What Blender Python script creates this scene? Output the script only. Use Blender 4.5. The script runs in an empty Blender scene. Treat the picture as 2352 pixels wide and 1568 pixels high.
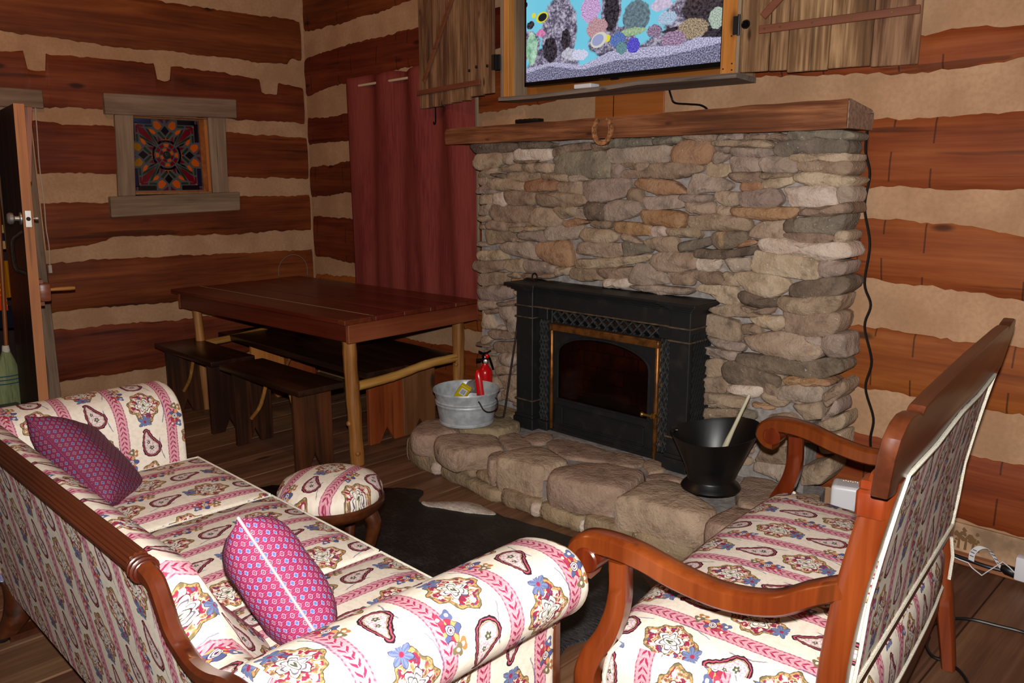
import bpy, bmesh, math, random
from mathutils import Vector, Matrix, noise as mnoise
C = bpy.context.scene.collection
sc = bpy.context.scene
R = math.radians
random.seed(7)

# ------------------------------------------------------------------ camera, world, lamps, exposure
CAM_F, CAM_YAW, CAM_PITCH, CAM_ROLL = 1888.0, R(44.42), R(11.45), R(-0.077)
CAM_P = Vector((5.256, -3.292, 1.451))
_f = Vector((-math.sin(CAM_YAW)*math.cos(CAM_PITCH), math.cos(CAM_YAW)*math.cos(CAM_PITCH), -math.sin(CAM_PITCH)))
_r0 = Vector((math.cos(CAM_YAW), math.sin(CAM_YAW), 0)); _u0 = _r0.cross(_f)
CR = _r0*math.cos(CAM_ROLL) + _u0*math.sin(CAM_ROLL)
CU = -_r0*math.sin(CAM_ROLL) + _u0*math.cos(CAM_ROLL)
CF = _f
cam = bpy.data.cameras.new('camera'); cam.sensor_width = 36; cam.lens = CAM_F*36/2352
cam.clip_start = 0.02; cam.clip_end = 60
co = bpy.data.objects.new('camera', cam); C.objects.link(co)
co.matrix_world = Matrix(((CR.x, CU.x, -CF.x, CAM_P.x), (CR.y, CU.y, -CF.y, CAM_P.y), (CR.z, CU.z, -CF.z, CAM_P.z), (0, 0, 0, 1)))
sc.camera = co
w = bpy.data.worlds.new('world'); sc.world = w; w.use_nodes = True
w.node_tree.nodes['Background'].inputs[0].default_value = (1.0, 0.72, 0.48, 1)
w.node_tree.nodes['Background'].inputs[1].default_value = 0.05
fl = bpy.data.lights.new('camera_flash', 'SPOT'); fl.energy = 365; fl.color = (1.0, 0.965, 0.92)
fl.spot_size = R(112); fl.spot_blend = 0.75; fl.shadow_soft_size = 0.018
flo = bpy.data.objects.new('camera_flash', fl); C.objects.link(flo)
flo.location = CAM_P + CU*0.10 - CF*0.02
flo.rotation_euler = CF.to_track_quat('-Z', 'Y').to_euler()
lamp = bpy.data.lights.new('ceiling_lamp', 'POINT'); lamp.energy = 25; lamp.color = (1.0, 0.52, 0.20); lamp.shadow_soft_size = 0.10
lo = bpy.data.objects.new('ceiling_lamp', lamp); C.objects.link(lo); lo.location = (1.7, -2.3, 3.0)
vs = sc.view_settings; vs.view_transform = 'Standard'; vs.look = 'None'; vs.exposure = 0.0; vs.gamma = 1.0; vs.use_curve_mapping = False
sc.cycles.max_bounces = 6; sc.cycles.caustics_reflective = False; sc.cycles.caustics_refractive = False

def ray(px, py):
    return CF + CR*((px-1176)/CAM_F) - CU*((py-784)/CAM_F)
def at(px, py, x=None, y=None, z=None):
    """the world point of photograph pixel (px, py) on the plane x=, y= or z="""
    d = ray(px, py)
    i, v = (0, x) if x is not None else (1, y) if y is not None else (2, z)
    return CAM_P + d*((v-CAM_P[i])/d[i])

# ------------------------------------------------------------------ colour + node expressions
def lin(c):
    c = [v/255 for v in c]
    return tuple(v/12.92 if v <= .04045 else ((v+.055)/1.055)**2.4 for v in c)
class X:
    """a float socket with arithmetic"""
    def __init__(s, b, k): s.b = b; s.k = k
    def _m(s, op, *o):
        n = s.b.nt.nodes.new('ShaderNodeMath'); n.operation = op
        for i, v in enumerate((s,)+o):
            if isinstance(v, X): s.b.nt.links.new(v.k, n.inputs[i])
            else: n.inputs[i].default_value = v
        return X(s.b, n.outputs[0])
    def __add__(s, o): return s._m('ADD', o)
    __radd__ = __add__
    def __sub__(s, o): return s._m('SUBTRACT', o)
    def __rsub__(s, o): return (s*-1)+o
    def __mul__(s, o): return s._m('MULTIPLY', o)
    __rmul__ = __mul__
    def __truediv__(s, o): return s._m('DIVIDE', o)
    def floor(s): return s._m('FLOOR')
    def fract(s): return s._m('FRACT')
    def abs(s): return s._m('ABSOLUTE')
    def sqrt(s): return s._m('SQRT')
    def sin(s): return s._m('SINE')
    def cos(s): return s._m('COSINE')
    def mod(s, o): return s._m('FLOORED_MODULO', o)
    def min(s, o): return s._m('MINIMUM', o)
    def max(s, o): return s._m('MAXIMUM', o)
    def atan2(s, o): return s._m('ARCTAN2', o)
    def pow(s, o): return s._m('POWER', o)
    def lt(s, v, e=None):
        if e is None: return s._m('LESS_THAN', v)
        return s.ss(v+e, v-e)
    def gt(s, v, e=None):
        if e is None: return s._m('GREATER_THAN', v)
        return s.ss(v-e, v+e)
    def ss(s, a, b_):
        n = s.b.nt.nodes.new('ShaderNodeMapRange'); n.interpolation_type = 'SMOOTHSTEP'
        s.b.nt.links.new(s.k, n.inputs[0])
        if a <= b_: vals = (a, b_, 0, 1)
        else: vals = (b_, a, 1, 0)
        for i, v in enumerate(vals): n.inputs[i+1].default_value = v
        return X(s.b, n.outputs[0])
class Mat:
    def __init__(s, name, rough=.6, spec=.4, metal=0., emis=None):
        s.m = bpy.data.materials.new(name); s.m.use_nodes = True; s.nt = s.m.node_tree
        s.bs = s.nt.nodes['Principled BSDF']
        s.bs.inputs['Roughness'].default_value = rough; s.bs.inputs['Specular IOR Level'].default_value = spec
        s.bs.inputs['Metallic'].default_value = metal; s._tc = None
    def tc(s, which):
        if s._tc is None: s._tc = s.nt.nodes.new('ShaderNodeTexCoord')
        return s._tc.outputs[which]
    def sep(s, vec):
        n = s.nt.nodes.new('ShaderNodeSeparateXYZ'); s.nt.links.new(vec, n.inputs[0])
        return [X(s, n.outputs[i]) for i in range(3)]
    def comb(s, x, y, z=0.):
        n = s.nt.nodes.new('ShaderNodeCombineXYZ')
        for i, v in enumerate((x, y, z)):
            if isinstance(v, X): s.nt.links.new(v.k, n.inputs[i])
            else: n.inputs[i].default_value = v
        return n.outputs[0]
    def scale(s, vec, sx, sy, sz, rnd=True):
        n = s.nt.nodes.new('ShaderNodeMapping'); s.nt.links.new(vec, n.inputs[0]); n.inputs['Scale'].default_value = (sx, sy, sz)
        if rnd:
            r = s.rnd(); k = s.comb(r*37., r*91., r*53.); s.nt.links.new(k, n.inputs['Location'])
        return n.outputs[0]
    def rnd(s):
        n = s.nt.nodes.new('ShaderNodeObjectInfo'); return X(s, n.outputs['Random'])
    def noise(s, vec, scale, detail=3., rough=.55, dist=0.):
        n = s.nt.nodes.new('ShaderNodeTexNoise'); s.nt.links.new(vec, n.inputs['Vector'])
        n.inputs['Scale'].default_value = scale; n.inputs['Detail'].default_value = detail; n.inputs['Roughness'].default_value = rough
        n.inputs['Distortion'].default_value = dist
        return X(s, n.outputs[0])
    def voro(s, vec, scale, feat='F1', out=0, rnd=1.):
        n = s.nt.nodes.new('ShaderNodeTexVoronoi'); n.feature = feat; s.nt.links.new(vec, n.inputs['Vector'])
        n.inputs['Scale'].default_value = scale; n.inputs['Randomness'].default_value = rnd
        return X(s, n.outputs[out])
    def white(s, x):
        n = s.nt.nodes.new('ShaderNodeTexWhiteNoise'); n.noise_dimensions = '1D'; s.nt.links.new(x.k, n.inputs['W'])
        return X(s, n.outputs[0])
    def rgb(s, c):
        n = s.nt.nodes.new('ShaderNodeRGB'); n.outputs[0].default_value = (*lin(c), 1); return n.outputs[0]
    def mix(s, f, a, b_, mode='MIX'):
        n = s.nt.nodes.new('ShaderNodeMix'); n.data_type = 'RGBA'; n.blend_type = mode
        for i, v in ((0, f), (6, a), (7, b_)):
            if isinstance(v, X): s.nt.links.new(v.k, n.inputs[i])
            elif isinstance(v, (int, float)): n.inputs[i].default_value = v
            elif isinstance(v, tuple): n.inputs[i].default_value = (*lin(v), 1)
            else: s.nt.links.new(v, n.inputs[i])
        return n.outputs[2]
    def ramp(s, f, stops):
        n = s.nt.nodes.new('ShaderNodeValToRGB'); s.nt.links.new(f.k, n.inputs[0]); e = n.color_ramp.elements
        while len(e) < len(stops): e.new(.5)
        for el, (p, c) in zip(e, stops): el.position = p; el.color = (*lin(c), 1)
        return n.outputs[0]
    def color(s, k):
        if isinstance(k, tuple): s.bs.inputs['Base Color'].default_value = (*lin(k), 1)
        else: s.nt.links.new(k, s.bs.inputs['Base Color'])
        return s
    def hsv(s, col, hue=None, val=None, sat=None):
        n = s.nt.nodes.new('ShaderNodeHueSaturation'); s.nt.links.new(col, n.inputs['Color'])
        for nm, v in (('Hue', hue), ('Value', val), ('Saturation', sat)):
            if v is None: continue
            if isinstance(v, X): s.nt.links.new(v.k, n.inputs[nm])
            else: n.inputs[nm].default_value = v
        return n.outputs[0]
    def bump(s, h, strength=.3, dist=.01):
        n = s.nt.nodes.new('ShaderNodeBump'); n.inputs['Strength'].default_value = strength; n.inputs['Distance'].default_value = dist
        s.nt.links.new(h.k, n.inputs['Height']); s.nt.links.new(n.outputs[0], s.bs.inputs['Normal']); return s
    def rough(s, x): s.nt.links.new(x.k, s.bs.inputs['Roughness']); return s

def wood(name, dark, mid, light, axis, rough=.6, spec=.35, k=1., vary=.25, bump=.35, adze=False, coat=0.):
    """grain running along the object's axis 0, 1 or 2"""
    B = Mat(name, rough, spec)
    st = [9., 9., 9.]; st[axis] = .7
    v = B.scale(B.tc('Object'), *[q*k for q in st])
    n1 = B.noise(v, 1.5, 5, .6, .6); st2 = [q*7 for q in st]; st2[axis] = 2.
    n2 = B.noise(B.scale(B.tc('Object'), *[q*k for q in st2]), 1., 3, .6)
    n3 = B.noise(B.scale(B.tc('Object'), 1.4, 1.4, 1.4), 1.3, 3)
    f = n1*.55 + n2*.25 + n3*.3
    col = B.ramp(f, [(.33, dark), (.52, mid), (.72, light)])
    crack = B.noise(B.scale(B.tc('Object'), *[(1.1 if i == axis else 26.)*k for i in range(3)]), 1.0, 2)
    col = B.mix(crack.ss(.35, .28)*.5, col, tuple(int(c*.45) for c in dark))
    knot = B.voro(B.scale(B.tc('Object'), *[(1.8 if i == axis else 5.)*k for i in range(3)]), 1.3)
    col = B.mix(knot.ss(.14, .05)*.8, col, tuple(int(c*.5) for c in dark))
    if adze:
        px = B.sep(B.tc('Object')); a = px[axis]; z = px[2]
        c = (a*6.5).floor(); r = B.white(c); off = (a*6.5).fract() - (r*.8+.1) + (z*9. + r*30).sin()*.02
        band = (z*5. + r*17.).fract().lt(.55)
        col = B.mix(off.abs().ss(.030, .010)*band*.7*r.gt(.2), col, tuple(int(q*.4) for q in dark))
    if vary:
        col = B.hsv(col, hue=.492+B.rnd()*.016, val=1-vary+B.rnd()*vary*2)
    B.color(col); B.bump(n2*.6+n1*.4, bump, .004)
    if coat: B.bs.inputs['Coat Weight'].default_value = coat; B.bs.inputs['Coat Roughness'].default_value = .2
    return B.m
def plain(name, c, rough=.5, spec=.4, metal=0., noise=0., nscale=40., bump=0.):
    B = Mat(name, rough, spec, metal)
    n = B.noise(B.tc('Object'), nscale, 3)
    if noise:
        B.color(B.mix(n.ss(.3, .7), tuple(int(v*(1-noise)) for v in c), tuple(min(255, int(v*(1+noise*.6))) for v in c)))
    else:
        B.color(B.mix(n*.12, c, tuple(int(v*.9) for v in c)))
    if bump: B.bump(n, bump, .004)
    return B.m

# ------------------------------------------------------------------ mesh building
class MB:
    def __init__(s): s.bm = bmesh.new()
    def verts(s, pts): return [s.bm.verts.new(p) for p in pts]
    def face(s, vs):
        try: return s.bm.faces.new(vs)
        except ValueError: return None
    def box(s, x0, x1, y0, y1, z0, z1, m=None):
        P = [Vector(p) for p in ((x0,y0,z0),(x1,y0,z0),(x1,y1,z0),(x0,y1,z0),(x0,y0,z1),(x1,y0,z1),(x1,y1,z1),(x0,y1,z1))]
        if m is not None: P = [m @ p for p in P]
        v = s.verts(P)
        for f in ((3,2,1,0),(4,5,6,7),(0,1,5,4),(1,2,6,5),(2,3,7,6),(3,0,4,7)): s.face([v[i] for i in f])
        return s
    def bar(s, a, b, wx, wz, up=(0,0,1)):
        a, b = Vector(a), Vector(b); d = (b-a).normalized(); up = Vector(up)
        sx = d.cross(up).normalized(); sz = sx.cross(d).normalized()
        ring = lambda c: [c+sx*wx*i+sz*wz*j for i, j in ((-.5,-.5),(.5,-.5),(.5,.5),(-.5,.5))]
        return s.loft([ring(a), ring(b)])
    def loft(s, rings, closed=True, caps=True, flip=False):
        rr = [s.verts(r) for r in rings]; n = len(rr[0])
        for A, B in zip(rr, rr[1:]):
            for i in range(n if closed else n-1):
                j = (i+1) % n; f = [A[i], A[j], B[j], B[i]]
                s.face(f[::-1] if flip else f)
        if caps and closed:
            s.face(rr[0][::-1] if not flip else rr[0]); s.face(rr[-1] if not flip else rr[-1][::-1])
        return s
    def tube(s, path, rad, n=8, closed=False):
        path = [Vector(p) for p in path]; m = len(path); rings = []; prev = None
        for i, p in enumerate(path):
            d = (path[min(i+1, m-1)]-path[max(i-1, 0)]).normalized()
            if closed: d = (path[(i+1) % m]-path[i-1]).normalized()
            a = prev if prev is not None else (Vector((0,0,1)) if abs(d.z) < .9 else Vector((1,0,0)))
            a = (a-d*a.dot(d)).normalized(); b = d.cross(a); prev = a
            r = rad[i] if isinstance(rad, (list, tuple)) else rad
            rings.append([p+a*r*math.cos(2*math.pi*k/n)+b*r*math.sin(2*math.pi*k/n) for k in range(n)])
        if closed: rings.append(rings[0]); return s.loft(rings, caps=False)
        return s.loft(rings)
    def lathe(s, prof, c=(0,0,0), n=24, sx=1., sy=1., caps=True, fn=None):
        c = Vector(c); rings = [[c+Vector((r*sx*math.cos(2*math.pi*k/n), r*sy*math.sin(2*math.pi*k/n), z)) for k in range(n)] for r, z in prof]
        if fn: rings = [[fn(p) for p in r] for r in rings]
        return s.loft(rings, caps=caps)
    def prism(s, poly, fn, a, b):
        """extrude polygon of 2-d points; fn(u, v, t) -> point"""
        ar = sum(poly[i-1][0]*poly[i][1]-poly[i][0]*poly[i-1][1] for i in range(len(poly)))
        return s.loft([[fn(u, v, a) for u, v in poly], [fn(u, v, b) for u, v in poly]])
    def bevel(s, off, seg=1, ang=35):
        bmesh.ops.recalc_face_normals(s.bm, faces=s.bm.faces[:])
        es = [e for e in s.bm.edges if len(e.link_faces) == 2 and e.calc_face_angle(0) > R(ang)]
        if es: bmesh.ops.bevel(s.bm, geom=es, offset=off, segments=seg, affect='EDGES', profile=.6)
        return s
    def sub(s, n=1):
        bmesh.ops.subdivide_edges(s.bm, edges=s.bm.edges[:], cuts=n, use_grid_fill=True); return s
    def warp(s, amp, freq):
        for v in s.bm.verts: v.co += mnoise.noise_vector(v.co*freq)*amp
        return s
def obj(name, mb, mat, parent=None, smooth=38, uv=None, off=None, recalc=True):
    bm = mb.bm
    if recalc: bmesh.ops.recalc_face_normals(bm, faces=bm.faces[:])
    if off is not None: bmesh.ops.translate(bm, verts=bm.verts[:], vec=-Vector(off))
    elif parent is not None and parent.get('_o') is not None: bmesh.ops.translate(bm, verts=bm.verts[:], vec=-Vector(parent['_o']))
    if uv is not None:
        L = bm.loops.layers.uv.verify(); bm.normal_update()
        for f in bm.faces:
            for l in f.loops: l[L].uv = uv(l.vert.co, f.normal)
    me = bpy.data.meshes.new(name); bm.to_mesh(me); bm.free()
    if mat is not None:
        for m_ in (mat if isinstance(mat, (list, tuple)) else [mat]): me.materials.append(m_)
    if smooth:
        me.shade_smooth()
        me.set_sharp_from_angle(angle=R(smooth))
    o = bpy.data.objects.new(name, me); C.objects.link(o)
    po = parent.get('_o') if parent is not None else None
    if parent is not None: o.parent = parent
    if off is not None: o.location = Vector(off)-Vector(po) if po is not None else off
    if off is not None or po is not None: o['_o'] = tuple(off if off is not None else po)
    return o
def tag(o, label=None, cat=None, group=None, kind=None):
    if label: o['label'] = label
    if cat: o['category'] = cat
    if group: o['group'] = group
    if kind: o['kind'] = kind
    return o
def thing(name, label, cat, loc=(0,0,0), rz=0., group=None, world=True):
    """an Empty at the thing's base; with world=True its parts are modelled in room coordinates"""
    o = bpy.data.objects.new(name, None); C.objects.link(o); o.location = loc; o.rotation_euler = (0, 0, rz)
    o.empty_display_size = .1
    if world: o['_o'] = tuple(loc)
    return tag(o, label, cat, group)
def structure(name, mb, mat, **k): return tag(obj(name, mb, mat, **k), kind='structure')
def copy_tree(o, parent=None):
    c = o.copy(); C.objects.link(c)
    if parent is not None: c.parent = parent
    for ch in list(o.children): copy_tree(ch, c)
    return c
def interp(pts, x):
    if x <= pts[0][0]: return pts[0][1]
    for (a, va), (b, vb) in zip(pts, pts[1:]):
        if x <= b: return va+(vb-va)*(x-a)/(b-a) if b > a else vb
    return pts[-1][1]
def chaikin(p, n=1, closed=True):
    for _ in range(n):
        q = []; m = len(p)
        for i in range(m if closed else m-1):
            a, b = Vector(p[i]), Vector(p[(i+1) % m]); q += [a*.75+b*.25, a*.25+b*.75]
        if not closed: q = [Vector(p[0])]+q+[Vector(p[-1])]
        p = q
    return p
def spline(p, n=6):
    """Catmull-Rom through the points"""
    p = [Vector(q) for q in p]; out = []
    for i in range(len(p)-1):
        a, b, c, d = p[max(i-1, 0)], p[i], p[i+1], p[min(i+2, len(p)-1)]
        for k in range(n):
            t = k/n; out.append(.5*((2*b)+(c-a)*t+(2*a-5*b+4*c-d)*t*t+(3*b-a-3*c+d)*t**3))
    return out+[p[-1]]
# ------------------------------------------------------------------ materials
M = {}
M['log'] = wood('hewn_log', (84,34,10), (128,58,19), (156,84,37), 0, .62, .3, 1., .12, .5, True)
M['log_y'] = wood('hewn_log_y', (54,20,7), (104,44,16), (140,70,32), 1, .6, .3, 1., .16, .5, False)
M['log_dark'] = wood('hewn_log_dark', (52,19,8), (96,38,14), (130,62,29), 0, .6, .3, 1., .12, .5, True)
B = Mat('chinking', .95, .1); n = B.noise(B.tc('Object'), 3.5, 4); n2 = B.noise(B.tc('Object'), 60, 3)
B.color(B.mix(n2.ss(.3,.75)*.35, B.mix(n.ss(.35,.7), (172,132,100), (194,154,120)), (150,114,86))); B.bump(n*.5+n2*.5, .35, .006); M['chink'] = B.m
M['floor'] = wood('floor_board', (64,42,30), (100,67,48), (134,97,72), 1, .5, .35, .8, .2, .25)
M['grey_board'] = wood('weathered_board', (92,74,60), (132,108,88), (165,140,116), 1, .8, .2, 1.2, .1, .6)
M['grey_board_z'] = wood('weathered_board_z', (92,74,60), (132,108,88), (165,140,116), 2, .8, .2, 1.2, .1, .6)
M['grey_board_x'] = wood('weathered_board_x', (80,70,64), (122,108,98), (158,140,124), 0, .8, .2, 1.4, .1, .6)
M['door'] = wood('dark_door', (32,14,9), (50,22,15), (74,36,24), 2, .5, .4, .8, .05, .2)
M['door_edge'] = wood('door_edge', (160,98,58), (190,125,78), (205,145,98), 2, .6, .3, .8, .05, .15)
M['barn'] = wood('barn_board', (50,34,25), (112,79,55), (186,146,108), 2, .8, .2, 1.7, .2, .7)
M['red_strip'] = wood('brown_batten', (92,50,32), (116,66,44), (136,84,58), 0, .6, .3, 1., .05, .2)
M['pine'] = wood('orange_pine', (150,84,30), (196,124,58), (222,158,88), 2, .5, .35, .8, .06, .2)
M['pine_dark'] = wood('brown_plywood', (110,58,22), (150,84,36), (176,108,54), 0, .5, .35, .8, .06, .2)
M['mantel'] = wood('mantel_beam', (58,38,26), (112,68,40), (172,118,76), 0, .7, .25, 1.6, .05, .9)
M['mantel_end'] = plain('mantel_end_grain', (150,122,104), .9, .1, 0, .15, 60, .2)
M['table'] = wood('red_brown_table', (56,18,9), (88,32,17), (116,49,28), 0, .32, .5, .7, .12, .2)
M['table_y'] = wood('red_brown_apron', (84,34,18), (118,56,32), (146,80,50), 1, .35, .5, .7, .08, .3)
M['bench'] = wood('dark_bench', (24,12,8), (40,20,13), (66,34,22), 0, .3, .5, .8, .1, .2)
M['bench_leg'] = wood('dark_bench_leg', (24,11,7), (46,24,14), (92,48,26), 2, .4, .45, .8, .15, .25)
M['bench_red'] = wood('red_bench_leg', (96,40,14), (136,66,28), (160,88,42), 2, .4, .45, .8, .12, .25)
M['peeled'] = wood('peeled_log', (74,40,18), (154,98,46), (196,140,76), 2, .5, .35, 1.3, .06, .5)
M['peeled_y'] = wood('peeled_log_y', (112,68,30), (180,124,60), (212,160,92), 1, .5, .35, 1.3, .06, .5)
M['rail_wood'] = wood('sofa_rail_wood', (44,18,9), (70,30,14), (98,48,24), 0, .3, .5, .8, .03, .1, coat=.3)
M['chair_wood'] = wood('chair_wood', (66,22,6), (102,39,11), (134,62,24), 2, .3, .5, .7, .04, .1, coat=.35)
M['stile'] = wood('stile_wood', (44,16,6), (72,28,10), (98,44,19), 2, .3, .5, .7, .04, .1, coat=.35)
M['chair_dark'] = wood('chair_dark_wood', (44,18,9), (66,28,14), (92,44,22), 0, .35, .45, .7, .03, .1, coat=.2)
B = Mat('black_iron', .55, .4); n = B.noise(B.tc('Object'), 14, 5); B.color(B.mix(n.ss(.5,.75)*.4, (25,25,26), (54,48,43))); B.bump(B.noise(B.tc('Object'), 300, 2), .12, .002); M['iron'] = B.m
B = Mat('aged_brass', .42, .5, .7); n = B.noise(B.tc('Object'), 22, 4); B.color(B.mix(n.ss(.4,.65), (150,98,48), (104,66,34))); M['brass'] = B.m
M['brass_hi'] = plain('bright_brass', (190,150,80), .25, .5, .9)
M['black'] = plain('black_plastic', (14,14,15), .4, .5)
M['gloss_black'] = plain('gloss_black', (10,10,11), .15, .5)
B = Mat('hod_black', .38, .5); B.color((12,12,13)); M['hod'] = B.m
M['white'] = plain('white_plastic', (225,225,230), .35, .5)
M['paper'] = plain('white_paper', (228,228,232), .7, .3)
M['chrome'] = plain('chrome', (190,185,178), .42, .5, .8)
M['rust'] = plain('rusty_iron', (158,108,72), .9, .1, 0, .35, 60, .1)
M['dark_rust'] = plain('dark_iron', (46,32,26), .6, .3, .4, .3, 60, .2)
B = Mat('galvanised', .4, .5, .2); v = B.voro(B.tc('Object'), 38, 'F1', 1) if False else B.noise(B.tc('Object'), 26, 4); v2 = B.noise(B.tc('Object'), 6, 3)
B.color(B.mix(v.ss(.35,.65), (166,172,177), (192,198,202))); B.rough(v2*.3+.3); B.bump(v, .1, .003); M['zinc'] = B.m
M['red'] = plain('red_enamel', (200,12,20), .25, .5)
M['yellow'] = plain('yellow_card', (205,180,20), .45, .4)
M['curtain'] = None
B = Mat('curtain_cloth', .9, .15); uvx, uvy, _ = B.sep(B.tc('UV'))
n = B.noise(B.comb(uvx*90., uvy*6.), 1., 3); n2 = B.noise(B.comb(uvx*5., uvy*1.5), 1., 2)
wv = (uvx*2200.).sin()*.5+.5; wv2 = (uvy*2200.).sin()*.5+.5
B.color(B.mix(n2.ss(.35,.65)*.6, B.mix(n.ss(.3,.7), (108,42,40), (134,58,54)), (134,64,52))); B.bump(n, .2, .003)
M['curtain'] = B.m

# stone tones: base, alternate, stain
TONE = dict(g=((118,107,94),(140,128,112),(90,80,70)), b=((142,119,99),(164,141,120),(98,82,70)), t=((162,138,116),(182,160,138),(118,100,84)),
            o=((154,114,82),(172,136,106),(112,82,60)), w=((194,172,156),(208,190,176),(158,138,124)), d=((108,92,78),(130,112,96),(74,63,55)),
            m=((154,134,120),(172,152,138),(116,102,92)))
def stone_mat(name, t):
    B = Mat(name, .9, .2); a, b_, c = t; o = B.scale(B.tc('Object'), 1, 1, 1)
    n1 = B.noise(o, 7, 5, .6, .5); n2 = B.noise(o, 17, 5, .65); n3 = B.noise(o, 90, 3)
    col = B.mix(n1.ss(.38,.62), a, b_); col = B.mix(n2.ss(.48,.72)*.75, col, c)
    col = B.mix(n1.ss(.66,.72)*.5, col, (190,150,110)); col = B.mix(n3.ss(.66,.74)*.5, col, (225,215,205))
    col = B.hsv(col, hue=.49+B.rnd()*.02, val=.88+B.rnd()*.24); B.color(col); B.bump(n2*.7+n3*.25+n1*.6, .9, .02)
    return B.m
STONE = {k: stone_mat('stone_'+n, TONE[k]) for k, n in dict(g='grey', b='brown', t='tan', o='orange', w='pale', d='dark', m='mauve').items()}
M['hearthstone'] = stone_mat('hearth_stone', ((158,132,112),(176,150,128),(128,106,90)))
M['hearthside'] = stone_mat('hearth_side_stone', ((140,118,94),(158,134,108),(112,94,74)))
B = Mat('mortar', .95, .1); n = B.noise(B.tc('Object'), 30, 4); B.color(B.mix(n.ss(.35,.7), (138,130,126), (168,160,156))); B.bump(n, .5, .008); M['mortar'] = B.m

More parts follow.
